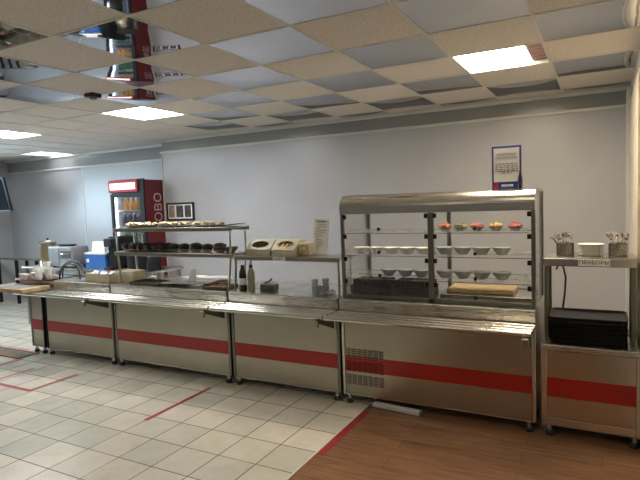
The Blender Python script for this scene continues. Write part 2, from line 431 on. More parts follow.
def counter(x0, x1, label, blk=(0, 0), topz=ZT, mat='steel', stripe=(.275, .398), grille=False, open_black=False, lip=.09):
    t = thing('serving_counter', label, 'counter', ((x0+x1)/2, (Y0+YB)/2, 0))
    b_ = MB(); b_.box(x0+.004, x1-.004, Y0+.012, YB, .075, topz-.03, mat); b_.build('body', t)
    p = MB(); p.box(x0+.03, x1-.03, Y0, Y0+.010, .085, topz-.095, mat, .003); p.build('front_panel', t)
    for e, xa in enumerate((x0, x1-.028)):
        p = MB(); p.box(xa+.002, xa+.026, Y0-.004, Y0+.02, .07, topz-.03, 'black_matte' if blk[e] else 'steel_dark' if x1 < -1 else 'steel_bright', .004); p.build('corner_post', t)
    p = MB(); p.box(x0+.03, x1-.03, Y0-.003, Y0-.0003, stripe[0], stripe[1], 'red_film', .0008); p.build('stripe', t)
    p = MB(); p.box(x0+.03, x1-.03, Y0-.006, Y0-.001, .075, .085, 'steel_bright'); p.build('kick_rail', t)
    p = MB(); p.box(x0, x1, Y0-.03, YB+.01, topz-.045, topz, 'steel_top', .006); p.box(x0, x1, Y0-.028, Y0-.012, topz-lip, topz-.03, 'steel_top', .004); p.build('worktop', t)
    for fx in (x0+.05, x1-.05):
        for fy in (Y0+.02, YB-.06): foot(fx, fy, t)
    return t
counter(-5.97, -5.72, 'short steel end counter at the far left of the line', (0, 1))
counter(-5.69, -4.56, 'red striped steel counter under the cream carton and wire rack', (1, 0))
counter(-4.54, -3.02, 'long red striped steel counter under the double food shelf')
counter(-3.00, -1.895, 'red striped steel counter between food shelf and glass display')
u4 = counter(-1.88, -.40, 'red striped steel counter with vent grille under the glass display', grille=True)
vent(-1.845, -1.515, .165, .465, u4)
# right-hand lower unit
t = thing('tray_stand', 'low steel unit with red stripe holding the black trays', 'counter', (-.07, 4.15, 0))
X0, X1 = -.368, .212
m_ = MB(); m_.box(X0+.004, X1-.004, Y0+.012, YB, .075, .60, 'steel_right'); m_.build('body', t)
m_ = MB(); m_.box(X0+.035, X1-.02, Y0, Y0+.01, .13, .595, 'steel_right', .003); m_.build('front_panel', t)
m_ = MB(); m_.box(X0+.035, X1-.02, Y0-.003, Y0-.0003, .275, .41, 'red_film', .0008); m_.build('stripe', t)
for xa in (X0, X1-.02):
    m_ = MB(); m_.box(xa, xa+.035 if xa < 0 else xa+.02, Y0-.006, Y0+.02, .07, .60, 'steel_bright', .004); m_.build('corner_post', t)
m_ = MB(); m_.box(X0+.035, X1-.02, Y0-.006, Y0, .075, .13, 'steel_bright', .003); m_.build('kick_rail', t)
m_ = MB(); m_.box(X0, X1, Y0-.02, YB+.1, .60, .638, 'steel_top', .005); m_.build('worktop', t)
for fx in (X0+.05, X1-.03):
    for fy in (Y0+.02, YB-.06): foot(fx, fy, t)

# tray rails
def tray_rail(x0, x1, label, brs):
    t = thing('tray_rail', label, 'tray rail', ((x0+x1)/2, 3.65, .78), 'tray rails along the counter front')
    for k in range(4):
        m = MB(); y = 3.765-.076*k
        m.tube([(x0+.005, y, .762), (x1-.005, y, .762)], .0145 if k < 3 else .019, 'tube_steel', 16); m.build('rail_tube', t)
    for bx in brs:
        m = MB(); m.box(bx-.014, bx+.014, 3.50, Y0-.03, .722, .7425, 'steel_dark', .003); m.box(bx-.024, bx+.024, 3.49, 3.515, .69, .742, 'steel', .005)
        m.poly([(0, 0), (.29, 0), (.29, -.11)], .006, Matrix(((0, 0, 1, bx-.003), (1, 0, 0, 3.515), (0, 1, 0, .723), (0, 0, 0, 1))), 'steel_dark')
        m.build('bracket', t)
    return t
tray_rail(-5.80, -4.55, 'tubular steel tray rail at the far left under the wooden board', (-4.60,))
tray_rail(-4.545, -3.015, 'long tubular steel tray rail in front of the double food shelf', (-3.06,))
tray_rail(-3.01, -1.89, 'tubular steel tray rail in front of the bread box counter', (-1.94,))
tray_rail(-1.885, -.395, 'tubular steel tray rail in front of the glass display case', (-.43,))

# ------------------------------------------------------------------ shelves over the counters
def leg(p0, p1, par, r=.011): m = MB(); m.tube([p0, p1], r, 'steel', 8); m.build('leg', par)
SY0, SY1 = 3.87, 4.15
t = thing('double_shelf', 'two tier steel serving shelf holding trays of pastry and buns', 'shelf', (-3.76, 4.0, ZT))
for z, nme in ((1.205, 'lower_shelf'), (1.452, 'upper_shelf')):
    m_ = MB(); m_.box(-4.53, -2.985, SY0, SY1, z-.012, z, 'steel_top', .003); m_.box(-4.53, -2.985, SY0-.003, SY0+.012, z-.04, z-.004, 'steel', .003)
    m_.box(-4.53, -2.985, SY1-.012, SY1, z-.04, z-.012, 'steel', .003); m_.build(nme, t)
for x, dx in ((-4.50, .03), (-3.02, -.04)):
    for y in (SY0+.016, SY1-.03):
        leg((x+dx*.0, y, 1.194), (x+dx, y, ZT+.005), t) ; 
        m_ = MB(); m_.tube([(x, y, 1.412), (x, y, 1.206)], .010, 'steel', 8); m_.build('upper_post', t)
t = thing('single_shelf', 'single steel shelf carrying the cream bread boxes', 'shelf', (-2.43, 4.0, ZT))
m_ = MB(); m_.box(-2.975, -1.90, SY0, SY1, 1.178, 1.19, 'steel_top', .003); m_.box(-2.975, -1.90, SY0-.003, SY0+.012, 1.15, 1.186, 'steel', .003); m_.box(-2.975, -1.90, SY1-.012, SY1, 1.15, 1.178, 'steel', .003); m_.build('shelf_board', t)
for x, dx in ((-2.96, -.025), (-1.92, .0)):
    for y in (SY0+.016, SY1-.03): leg((x, y, 1.178), (x+dx, y, ZT+.004), t)
m_ = MB(); m_.box(-2.545, -2.42, SY0-.0055, SY0-.0035, 1.152, 1.187, 'white_paper'); sg = m_.build('price_sign', t); sg['label'] = 'small white sign reading ХЛЕБ'
text('ХЛЕБ', .030, face_cam(-2.483, SY0-.0065, 1.169), 'text_dark', 'lettering', sg)
t = thing('cutlery_shelf', 'steel shelf holding cutlery cups and white plates', 'shelf', (-.07, 4.1, .64))
m_ = MB(); m_.box(-.365, .195, 3.93, 4.27, 1.203, 1.216, 'steel_top', .003); m_.box(-.365, .195, 3.927, 3.945, 1.155, 1.212, 'steel_bright', .006); m_.box(-.365, .195, 4.255, 4.27, 1.16, 1.203, 'steel', .003); m_.build('shelf_board', t)
for x in (-.345, .178):
    for y in (3.955, 4.24):
        m_ = MB(); m_.box(x-.013, x+.013, y-.009, y+.009, .6385, 1.203, 'steel_dark', .003); m_.build('leg', t)
m_ = MB(); m_.box(-.145, .045, 3.9235, 3.9265, 1.163, 1.207, 'white_paper'); sg = m_.build('sign', t); sg['label'] = 'white strip sign reading ПРИБОРЫ'
text('ПРИБОРЫ', .036, face_cam(-.05, 3.9225, 1.185), 'text_dark', 'lettering', sg)
m_ = MB(); pts = [(-.31, 4.34, 1.08), (-.29, 4.335, 1.12), (-.26, 4.33, 1.10), (-.243, 4.33, 1.02), (-.25, 4.33, .90), (-.262, 4.335, .80), (-.27, 4.34, .66), (-.29, 4.36, .645)]
m_.tube(pts, .007, 'cable', 8); tag(m_.build('power_cable', org=(-.27, 4.34, .645)), 'black power cable looping down behind the black trays', 'cable')

# ------------------------------------------------------------------ glass display case
t = thing('display_case', 'glass fronted steel food display case on the counter', 'display case', (-1.14, 4.15, ZT))
x0, x1, ya, yb = -1.875, -.403, 3.855, 4.42; zt = 1.695
m_ = MB()      # rounded hood profile, extruded along X
arc = [(ya-.012+.105*(1-math.cos(a)), 1.60+.095*math.sin(a)) for a in [PI/2*k/9 for k in range(10)]]
arc2 = [(ya+.0+.093*(1-math.cos(a)), 1.60+.083*math.sin(a)) for a in [PI/2*k/9 for k in range(10)]]
prof = [(ya-.012, 1.545)]+arc+[(ya+.12, zt), (ya+.12, zt-.012)]+arc2[::-1]+[(ya, 1.545)]
m_.poly([(y, z) for y, z in prof], x1-x0-.004, Matrix(((0, 0, 1, x0+.002), (1, 0, 0, 0), (0, 1, 0, 0), (0, 0, 0, 1))), 'steel_bright')
for f_ in m_.bm.faces:
    if abs(f_.normal.x) < .5: f_.smooth = False
m_.build('hood', t)
m_ = MB(); m_.box(x0+.004, x1-.004, ya+.12, yb, zt-.008, zt-.002, 'glass'); m_.build('top_glass', t)  # top out of view, made of glass so ceiling light enters the case
m_ = MB(); m_.box(x0+.004, x1-.004, yb-.02, yb, zt-.03, zt-.0085, 'steel'); m_.build('rear_rail', t)

def post(xa, xb, y0, y1, z1=1.55, mat='steel_dark', name='post'):
    m = MB(); m.box(xa, xb, y0, y1, ZT+.001, z1, mat, .003); m.build(name, t)
post(x0, x0+.028, ya, ya+.025, 1.6); post(x1-.028, x1, ya, ya+.025, 1.55, 'steel_dark'); post(-1.154, -1.109, ya, ya+.02)
post(x0, x0+.03, yb-.03, yb, 1.675, 'steel_dark'); post(x1-.03, x1, yb-.03, yb, 1.675, 'steel_dark'); post(-1.148, -1.118, yb-.03, yb, 1.675, 'steel_dark')
m_ = MB(); m_.box(x0+.03, x1-.03, ya, ya+.02, ZT+.001, ZT+.03, 'steel_dark', .003); m_.build('sill', t)
for xs, nme in ((x0+.004, 'side_glass'), (x1-.012, 'side_glass')):
    m_ = MB(); m_.box(xs, xs+.006, ya+.028, yb-.032, ZT+.005, zt-.022, 'glass'); m_.build(nme, t)
shelfz = (1.392, 1.212, 1.028)
for z in shelfz:
    for (a, b_) in ((x0+.032, -1.156), (-1.107, x1-.032)):
        m_ = MB(); yA, yB2 = ya+.035, yb-.04
        for y in (yA, (yA+yB2)/2, yB2): m_.tube([(a, y, z-.004), (b_, y, z-.004)], .0035, 'chrome', 6)
        n = int((b_-a)/.028)
        for k in range(n+1):
            x = a+(b_-a)*k/n; m_.tube([(x, yA, z), (x, yB2, z)], .0016, 'chrome', 5)
        m_.build('wire_shelf', t)
# flap doors, each glass with a dark round knob and two hinge clips
rows = [(1.405, 1.545), (1.222, 1.39), (1.04, 1.208), (ZT+.032, 1.028)]
for (a, b_) in ((x0+.03, -1.155), (-1.108, x1-.03)):
    for (z0, z1) in rows:
        if a < -1.5 and z0 < .95: kz = None
        m_ = MB(); m_.box(a+.004, b_-.004, ya+.004, ya+.009, z0, z1, 'glass'); d = m_.build('flap_door', t)
        kx = a+.30
        m_ = MB(); m_.lathe([(0, 0), (.013, 0), (.014, .006), (.010, .014), (0, .015)], 'black_plastic', (0, 0, 0), 14)
        for v in m_.bm.verts: v.co = Vector((v.co.x+kx, ya+.004-v.co.z, v.co.y+z0+.018))
        m_.build('knob', d)
        for hx in (a+.010, b_-.010):
            m_ = MB(); m_.box(hx-.013, hx+.013, ya-.010, ya+.003, z1-.042, z1-.008, 'black_matte', .003); m_.build('hinge', d)
m_ = MB(); m_.box(-1.105, -.44, 3.99, 4.36, ZT+.001, ZT+.045, 'steel_bright', .004)
for k in range(6): m_.box(-1.105, -.44, 4.365+.002*k, 4.367+.002*k, ZT+.001, ZT+.05, 'steel_dark')
m_.build('tray_floor', t)
tag(MB().box(-1.075, -.58, 4.06, 4.34, ZT+.0465, ZT+.075, 'beige_board', .006).build('pastry_tray', org=(-.82, 4.2, ZT+.0465)), 'flat beige tray on the floor of the display case', 'tray')
t = thing('wall_notice', 'framed white notice with blue border standing on the display case', 'notice', (-.63, 3.96, zt))
m_ = MB(); m_.box(-.735, -.535, 3.96, 3.968, zt, 2.0, 'poster_blue', .002); m_.build('backing', t)
m_ = MB(); m_.box(-.722, -.548, 3.9575, 3.9597, zt+.052, 1.985, 'white_paper'); m_.build('sheet', t)
text('УВАЖАЕМЫЕ', .020, face_cam(-.635, 3.957, 1.94), 'text_grey', 'heading', t)
text('ПОСЕТИТЕЛИ!', .020, face_cam(-.635, 3.957, 1.915), 'text_grey', 'heading', t)
m_ = MB(); rr = random.Random(3)
for k, z in enumerate((1.875, 1.862, 1.849, 1.836, 1.823, 1.810)):
    x = -.71 if k < 5 else -.67; e = -.56 if k < 5 else -.60
    while x < e:
        w_ = rr.uniform(.008, .03); m_.box(x, min(x+w_, e), 3.956, 3.9572, z-.003, z+.003, 'text_grey' if k != 4 else 'text_dark'); x += w_+.007
m_.build('small_print', t)
m_ = MB(); m_.box(-.722, -.69, 3.953, 3.9595, zt+.006, zt+.045, 'poster_red', .008); m_.box(-.67, -.59, 3.956, 3.9595, zt+.018, zt+.034, 'white_paper'); m_.build('logo_strip', t)
m_ = MB(); m_.lathe([(0, 0), (.016, 0), (.017, .05), (.015, .075), (.007, .10), (.006, .118), (0, .118)], 'cola', (-.542, 3.945, zt+.004), 12); m_.build('bottle_picture', t)

for c_ in t.children: c_.data.transform(Matrix.Translation((.032, .0, .0)))

# ------------------------------------------------------------------ bowls and salads
def bowl_mb(r, h, mat, c=(0, 0, 0)):
    m = MB(); m.lathe([(0, .002), (r*.45, 0), (r*.5, .004), (r*.8, h*.55), (r, h), (r*.97, h), (r*.76, h*.58), (r*.44, .008), (0, .008)], mat, c, 20); return m
def salad_bowl(loc, mat, label, seed):
    t = thing('salad_bowl', label, 'salad', loc, 'salads in clear bowls on the top display shelf')
    r, h = .056, .040; x, y, z = loc
    bowl_mb(r, h, 'glass_cup', loc).build('bowl', t)
    s = MB(); rn = random.Random(seed); s.blob((x, y, z+.034), .050, mat, (1, 1, .5), .16, 2, seed)
    for k in range(16):
        a = rn.uniform(0, 6.28); q = rn.uniform(0, .034)
        s.blob((x+q*math.cos(a), y+q*math.sin(a), z+.060-q*.45), rn.uniform(.009, .016), mat, (1.5, .6, .6), .2, 1, k, a)
    s.build('salad', t)
for k, (x, mat, lab) in enumerate([(-1.065, 'salad_carrot', 'clear bowl of reddish orange carrot salad, leftmost on the top display shelf'), (-.945, 'salad_green', 'clear bowl of greenish brown salad beside the carrot salad'),
        (-.825, 'salad_beet', 'clear bowl of pinkish salad, middle of the five on the shelf'), (-.69, 'salad_corn', 'clear bowl of yellow corn salad on the top display shelf'), (-.555, 'salad_tomato', 'clear bowl of bright red salad, rightmost on the top display shelf')]):
    salad_bowl((x, 4.02, 1.394), mat, lab, k)
proto = bowl_mb(.062, .052, 'glass_grey_china'); pb = proto.build('serving_bowl', org=(0, 0, 0))
spots = [(-1.08, 1.214, 'grey glass bowl on the middle shelf, nearest the centre post'), (-.94, 1.214, 'grey glass bowl on the middle shelf, second right of centre post'), (-.80, 1.214, 'grey glass bowl on the middle shelf behind the door knob'), (-.655, 1.214, 'grey glass bowl standing apart at right on the middle shelf'),
         (-1.08, 1.03, 'grey glass bowl on the lowest rack, nearest the centre post'), (-.94, 1.03, 'grey glass bowl on the lowest rack, second right of centre post'), (-.80, 1.03, 'grey glass bowl on the lowest rack behind the door knob'), (-.655, 1.03, 'grey glass bowl on the lowest rack, standing apart at right'),
         (-1.54, 1.03, 'grey glass bowl on the left lowest rack, leftmost of three'), (-1.40, 1.03, 'grey glass bowl on the left lowest rack, middle of three'), (-1.265, 1.03, 'grey glass bowl on the left lowest rack, beside the centre post')]
for k, (x, z, lab) in enumerate(spots):
    o = pb if k == 0 else pb.copy()
    if k: C.objects.link(o)
    o.location = (x, 4.05, z); o.scale = (1.1, 1.1, 1.08); tag(o, lab, 'bowl', 'grey glass bowls in the display case')
m_ = MB(); m_.lathe([(.058, 0), (.056, .003), (.046, .022), (.026, .040), (.024, .044), (0, .044)], 'glass_grey_china', (0, 0, 0)); ob = m_.build('serving_bowl', org=(0, 0, 0)); ob.location = (-.50, 4.07, 1.03); tag(ob, 'grey glass bowl turned upside down at the right of the lowest rack', 'bowl', 'grey glass bowls in the display case')
wb = MB(); wb.lathe([(0, .003), (.035, 0), (.04, .005), (.066, .026), (.072, .036), (.07, .037), (.06, .028), (.038, .010), (0, .010)], 'white_china', (0, 0, 0), 24); wp = wb.build('white_bowl', org=(0, 0, 0))
for k, (x, lab) in enumerate([(-1.765, 'white china bowl on the left middle shelf, leftmost of five'), (-1.6325, 'white china bowl on the left middle shelf, second from left'), (-1.50, 'white china bowl on the left middle shelf, middle one of five'), (-1.3675, 'white china bowl on the left middle shelf, fourth from left'), (-1.235, 'white china bowl on the left middle shelf beside the centre post')]):
    o = wp if k == 0 else wp.copy()
    if k: C.objects.link(o)
    o.location = (x, 4.02, 1.214); o.scale = (.9, .9, 1.45); tag(o, lab, 'bowl', 'white bowls on the left middle shelf')

# red crates with dark drinks on the case floor
def crate(x0, x1, label):
    y0, y1, z0, h = 3.895, 4.14, ZT+.001, .10
    t = thing('plastic_crate', label, 'crate', ((x0+x1)/2, 4.0, z0), 'red crates on the floor of the display case')
    m = MB(); m.box(x0, x1, y0, y1, z0, z0+.006, 'crate_red')
    for zz in (z0+.008, z0+.045, z0+h-.012):
        m.box(x0, x1, y0, y0+.005, zz, zz+.010, 'crate_red'); m.box(x0, x1, y1-.005, y1, zz, zz+.010, 'crate_red')
        m.box(x0, x0+.005, y0, y1, zz, zz+.010, 'crate_red'); m.box(x1-.005, x1, y0, y1, zz, zz+.010, 'crate_red')
    n = 22
    for k in range(n+1):
        x = x0+(x1-x0-.010)*k/n; m.box(x, x+.010, y0, y0+.005, z0, z0+h, 'crate_red'); m.box(x, x+.005, y1-.005, y1, z0, z0+h, 'crate_red')
    for k in range(1, 8):
        y = y0+(y1-y0-.005)*k/8; m.box(x0, x0+.005, y, y+.005, z0, z0+h, 'crate_red'); m.box(x1-.005, x1, y, y+.005, z0, z0+h, 'crate_red')
    m.build('basket', t)
    return t
crate(-1.815, -1.495, 'dark red plastic crate of drinks, left one in the display case'); crate(-1.47, -1.155, 'dark red plastic crate of drinks beside the centre post')
gl = thing('drink_glass', 'glass of dark drink packed in the left red crate', 'glass', (0, 0, 0))
m_ = MB(); m_.lathe([(0, 0), (.024, 0), (.029, .125), (.0275, .125), (.023, .118), (0, .124)], 'drink_dark', (0, 0, 0), 12); m_.build('drink', gl)
m_ = MB(); m_.lathe([(.0296, .119), (.0305, .128), (.029, .131), (.026, .129), (.024, .121)], 'drink_dark', (0, 0, 0), 12); m_.build('rim', gl)
first = True
for cx, side in ((-1.815, 'left'), (-1.47, 'right')):
    for a in range(5):
        for c in range(3):
            loc = (cx+.034+.0615*a, 3.935+.083*c, ZT+.009)
            lab = 'glass of dark drink packed in the %s red crate' % side; grp = 'glasses of dark drink in the %s crate' % side
            if first: gl.location = loc; gl['group'] = grp; first = False; g = gl
            else: g = dup(gl, loc, 0, lab, grp)

# ------------------------------------------------------------------ cutlery shelf: cups, cutlery, plates, trays
def cutlery_cup(cx, label):
    t = thing('cutlery_cup', label, 'cutlery cup', (cx, 4.08, 1.217), 'perforated cutlery cups')
    m = MB(); m.lathe([(0, 0), (.055, 0), (.057, .003), (.057, .083), (.0595, .086), (.0555, .086), (.055, .006), (0, .006)], 'steel_dark', (cx, 4.08, 1.217), 24)
    for r in range(5):
        for k in range(20):
            a = 2*PI*(k+.5*(r % 2))/20; x = cx+.0572*math.cos(a); y = 4.08+.0572*math.sin(a)
            m.box(x-.003, x+.003, y-.0012, y+.0012, 1.229+r*.0135, 1.237+r*.0135, 'chrome', rot=Euler((0, 0, a+PI/2)))
    m.build('cup', t)
cutlery_cup(-.232, 'perforated steel cup of cutlery left of the white plates'); cutlery_cup(.092, 'perforated steel cup of cutlery right of the white plates')
def spoon(): 
    m = MB(); m.tube([(0, 0, .005), (0, 0, .06), (0, .002, .125)], [.0035, .0028, .0025], 'steel_bright', 6); m.blob((0, .003, .142), .021, 'chrome', (.62, .16, 1), 0, 2); return m
def fork():
    m = MB(); m.tube([(0, 0, .005), (0, 0, .06), (0, .002, .110)], [.0035, .0022, .002], 'chrome', 6); m.box(-.009, .009, .001, .003, .108, .122, 'chrome', .0005)
    for k in range(4): m.box(-.009+.0048*k, -.0066+.0048*k, .001, .003, .120, .155, 'chrome')
    return m
ps = spoon().build('spoon', org=(0, 0, 0)); pf = fork().build('fork', org=(0, 0, 0)); us = uf = False
rn = random.Random(11)
for cx, side in ((-.232, 'left'), (.092, 'right')):
    for k in range(10):
        a = 2*PI*k/10+.3; r0 = rn.uniform(.02, .05); isf = k % 3 == 0; p = pf if isf else ps
        o = p if ((isf and not uf) or (not isf and not us)) else p.copy()
        if o is not p: C.objects.link(o)
        if isf: uf = True
        else: us = True
        tl = rn.uniform(.14, .42)
        o.location = (cx+r0*.3*math.cos(a), 4.08+r0*.3*math.sin(a), 1.2235); o.rotation_euler = Euler((-tl*math.sin(a), tl*math.cos(a), rn.uniform(0, .6)-.3))
        kindn = 'fork' if isf else 'spoon'
        tag(o, 'steel %s standing upright in the %s cutlery cup' % (kindn, side), kindn, '%ss in the %s cutlery cup' % (kindn, side))
m_ = MB(); m_.tube([(-.262, 4.05, 1.2285), (-.282, 4.04, 1.30), (-.302, 4.03, 1.335), (-.325, 4.03, 1.347)], [.005, .005, .006, .004], 'steel_dark', 8)
tag(m_.build('serving_tongs', org=(-.262, 4.05, 1.2235)), 'dark handle leaning out to the left of the left cutlery cup', 'utensil')
pm = MB(); pm.lathe([(0, 0), (.055, 0), (.06, .003), (.083, .010), (.084, .0125), (.06, .0065), (0, .0045)], 'white_china', (0, 0, 0), 32); pp = pm.build('plate', org=(0, 0, 0))
NP = 9
for k in range(NP):
    o = pp if k == 0 else pp.copy()
    if k: C.objects.link(o)
    o.location = (-.073, 4.09, 1.2165+.0085*k)
    tag(o, 'white dinner plate in the stack between the cutlery cups' if 0 < k < NP-1 else ('white dinner plate on top of the stack' if k else 'white dinner plate at the bottom of the stack'), 'plate', 'plates stacked on the cutlery shelf')
tm = MB(); tw, td = .475, .34
def rrect(w, d, r, n=5):
    out = []
    for cx, cy, a0 in ((w/2-r, d/2-r, 0), (-w/2+r, d/2-r, PI/2), (-w/2+r, -d/2+r, PI), (w/2-r, -d/2+r, 1.5*PI)):
        for k in range(n+1): a = a0+PI/2*k/n; out.append((cx+r*math.cos(a), cy+r*math.sin(a)))
    return out
t_ = bmesh.new()
def ring(w, d, r, z): return [t_.verts.new((x, y, z)) for x, y in rrect(w, d, r)]
R_ = [ring(tw-.05, td-.05, .03, 0), ring(tw-.03, td-.03, .035, .003), ring(tw, td, .04, .016), ring(tw-.004, td-.004, .038, .018), ring(tw-.034, td-.034, .033, .006), ring(tw-.054, td-.054, .03, .004)]
for a, b_ in zip(R_, R_[1:]):
    for i in range(len(a)): t_.faces.new((a[i], a[(i+1) % len(a)], b_[(i+1) % len(a)], b_[i]))
t_.faces.new(R_[0][::-1]); t_.faces.new(R_[-1]); tm._merge(t_, 'black_plastic')
tp = tm.build('serving_tray', org=(0, 0, 0)); NT = 14
for k in range(NT):
    o = tp if k == 0 else tp.copy()
    if k: C.objects.link(o)
    o.location = (-.09+random.uniform(-.004, .004), 4.025+random.uniform(-.004, .004), .6385+.0125*k); o.rotation_euler = (0, 0, random.uniform(-.008, .008))
    tag(o, 'black plastic serving tray within the stack on the low unit' if 0 < k < NT-1 else ('black plastic serving tray on top of the stack' if k else 'black plastic serving tray at the bottom of the stack'), 'tray', 'stacked black serving trays')

# ------------------------------------------------------------------ food on the double shelf
def oval_tray(c, rx, ry, label, mat, name='food_tray', grp=None):
    m = MB(); m.lathe([(0, 0), (.72, 0), (.75, .002), (1, .010), (1, .013), (.74, .005), (0, .004)], mat, (0, 0, 0), 28)
    for v in m.bm.verts: v.co = Vector((v.co.x*rx+c[0], v.co.y*ry+c[1], v.co.z+c[2]))
    return tag(m.build(name, org=c), label, 'tray', grp)
ZU, ZL = 1.453, 1.206
for k, (x, w_, lab, n) in enumerate([(-4.24, .235, 'dark oval tray of cream pastries, left one on the upper shelf', 6), (-3.79, .225, 'dark oval tray of cream pastries in the middle of the upper shelf', 5), (-3.35, .20, 'dark oval tray of cream pastries at right on the upper shelf', 4)]):
    oval_tray((x, 4.0, ZU), w_, .115, lab, 'black_plastic')
    for q in range(n):
        m_ = MB(); px = x-w_*.72+w_*1.44*q/(n-1); m_.blob((px, 3.99+.02*(q % 2), ZU+.033), .030, 'bun_cream', (.95, 1.5, .62), .28, 3, q+10*k, .15*q)
        tag(m_.build('pastry', org=(px, 4, ZU+.006)), 'cream coloured pastry on the %s tray of the upper shelf' % ('left', 'middle', 'right')[k], 'pastry', 'cream pastries on the %s upper tray' % ('left', 'middle', 'right')[k])
m_ = MB(); m_.box(-3.19, -3.0, 3.90, 4.12, ZU+.002, ZU+.008, 'black_plastic', .002, rot=Euler((0, -.10, 0)), piv=(-3.19, 4, ZU+.002)); tag(m_.build('empty_tray', org=(-3.1, 4, ZU)), 'empty flat black tray tilted at the right end of the upper shelf', 'tray')
for k, (x, w_, lab) in enumerate([(-4.33, .165, 'oval tray of dark brown rolls at the left of the lower shelf'), (-4.02, .15, 'oval tray of dark brown rolls second from left, lower shelf')]):
    oval_tray((x, 4.0, ZL), w_, .11, lab, 'steel_dark')
    for q in range(6):
        m_ = MB(); px = x-w_*.66+w_*1.32*(q % 3)/2; py = 3.945+.085*(q//3)
        m_.blob((px, py, ZL+.048), .045, 'bun_brown', (1.0, .85, .72), .14, 3, q+20*k, .5*q); 
        for e in range(3): m_.tube([(px-.03+.02*e, py-.035, ZL+.066), (px-.02+.02*e, py, ZL+.082), (px-.01+.02*e, py+.03, ZL+.066)], .005, 'bun_brown', 6)
        tag(m_.build('bread_roll', org=(px, py, ZL+.006)), 'dark brown roll on the %s oval tray of the lower shelf' % ('first', 'second')[k], 'roll', 'dark rolls on the %s lower tray' % ('first', 'second')[k])
def bun_plate(x, lab, seed, mat, rad=.075):
    t = thing('bun_dish', lab, 'dish', (x, 4.0, ZL), 'dishes of round buns on the lower shelf')
    bowl_mb(rad, .028, 'glass_grey_china', (x, 4.0, ZL)).build('dish', t)
    m = MB(); m.blob((x, 4.0, ZL+.045), rad*.8, 'bun_brown', (1, 1, .62), .08, 3, seed)
    for k in range(18):
        a = 2.4*k; q = rad*.75*math.sqrt((k+.5)/18); m.blob((x+q*math.cos(a), 4+q*math.sin(a), ZL+.045+rad*.50*math.sqrt(max(0, 1-(q/(rad*.85))**2))), .011, mat, (1, 1, .7), .1, 1, k)
    m.build('bun', t)
for k, (x, lab, mat) in enumerate([(-3.815, 'dish with a small mottled brown bun, left of the round buns', 'bun_mottled'), (-3.68, 'dish with a round brown bun, second of the row', 'bun_brown'), (-3.53, 'dish with a large round brown bun in mid shelf', 'bun_brown'), (-3.385, 'dish with a pale mottled bun right of the large bun', 'bun_mottled'), (-3.232, 'dish with a brown bun, rightmost on the lower shelf', 'bun_brown')]):
    bun_plate(x, lab, k, mat, .078 if k in (2, 4) else .064)
m_ = bowl_mb(.075, .052, 'steel_dark', (-3.09, 3.98, ZL)); tag(m_.build('steel_bowl', org=(-3.09, 3.98, ZL)), 'empty dark steel bowl at the right end of the lower shelf', 'bowl')

# bread boxes on the single shelf
def bread_box(x0, x1, label, food):
    z = 1.191; y0, y1 = 3.90, 4.11; h = .135
    t = thing('bread_box', label, 'bread box', ((x0+x1)/2, 4.0, z), 'cream bread boxes on the single shelf')
    w = x1-x0; b_ = MB()
    Mx = Matrix(((0, 0, 1, x0), (1, 0, 0, y0), (0, 1, 0, z), (0, 0, 0, 1)))
    b_.poly([(0, 0), (.21, 0), (.21, h), (.10, h), (.095, h-.012), (.195, h-.012), (.195, .012), (.012, .012), (.012, .04), (0, .045)], .008, Mx, 'beige_plastic')
    Mx2 = Mx.copy(); Mx2[0][3] = x1-.008; 
    for M_ in (Mx, Mx2): b_.poly([(0, 0), (.21, 0), (.21, h), (.11, h), (0, .05)], .008, M_, 'beige_plastic')
    b_.box(x0+.008, x1-.008, y0, y1, z, z+.008, 'beige_plastic'); b_.box(x0+.008, x1-.008, y0, y0+.008, z+.008, z+.048, 'beige_plastic')
    b_.box(x0+.008, x1-.008, y1-.008, y1, z+.008, z+h, 'beige_plastic'); b_.box(x0+.008, x1-.008, y0+.11, y1-.008, z+h-.008, z+h, 'beige_plastic'); b_.build('box', t)
    # sloping lid with an oval opening
    n = 32; tb = bmesh.new(); sl = math.hypot(.11, h-.05); cy = sl*.5
    def P(u, v, k): 
        d = Vector((0, .11, h-.05)).normalized(); nn = Vector((0, -(h-.05), .11)).normalized()
        return Vector((x0+u, y0, z+.05))+d*v+nn*k
    def rect_pt(a):
        c_, s_ = math.cos(a), math.sin(a); k = min((w/2)/abs(c_) if abs(c_) > 1e-6 else 9, (sl/2)/abs(s_) if abs(s_) > 1e-6 else 9); return w/2+c_*k, sl/2+s_*k
    rings = []
    for kk in (0, .006):
        rings.append(([tb.verts.new(P(*rect_pt(2*PI*i/n+.001), kk)) for i in range(n)], [tb.verts.new(P(w/2+w*.34*math.cos(2*PI*i/n), cy+sl*.33*math.sin(2*PI*i/n), kk)) for i in range(n)]))
    for i in range(n):
        j = (i+1) % n; (o0, i0), (o1, i1) = rings
        tb.faces.new((o1[i], o1[j], i1[j], i1[i])); tb.faces.new((o0[i], i0[i], i0[j], o0[j])); tb.faces.new((i0[i], i1[i], i1[j], i0[j])); tb.faces.new((o0[i], o0[j], o1[j], o1[i]))
    bmesh.ops.recalc_face_normals(tb, faces=tb.faces[:])
    m = MB(); m._merge(tb, 'beige_plastic'); m.build('lid', t)
    if food:
        for k in range(5):
            m = MB(); xx = x0+.04+.035*k; m.box(xx, xx+.014, y0+.03, y0+.15, z+.012, z+.10, 'bun_cream', .006, rot=Euler((.5, .15*(k-2), 0))); tag(m.build('bread_slice', org=(xx, y0+.09, z+.01)), 'slice of bread inside the right bread box', 'bread', 'bread slices in the right box')
bread_box(-2.86, -2.60, 'cream bread box with empty oval opening, left of the pair', False)
bread_box(-2.585, -2.345, 'cream bread box showing bread through its oval opening, right of the pair', True)
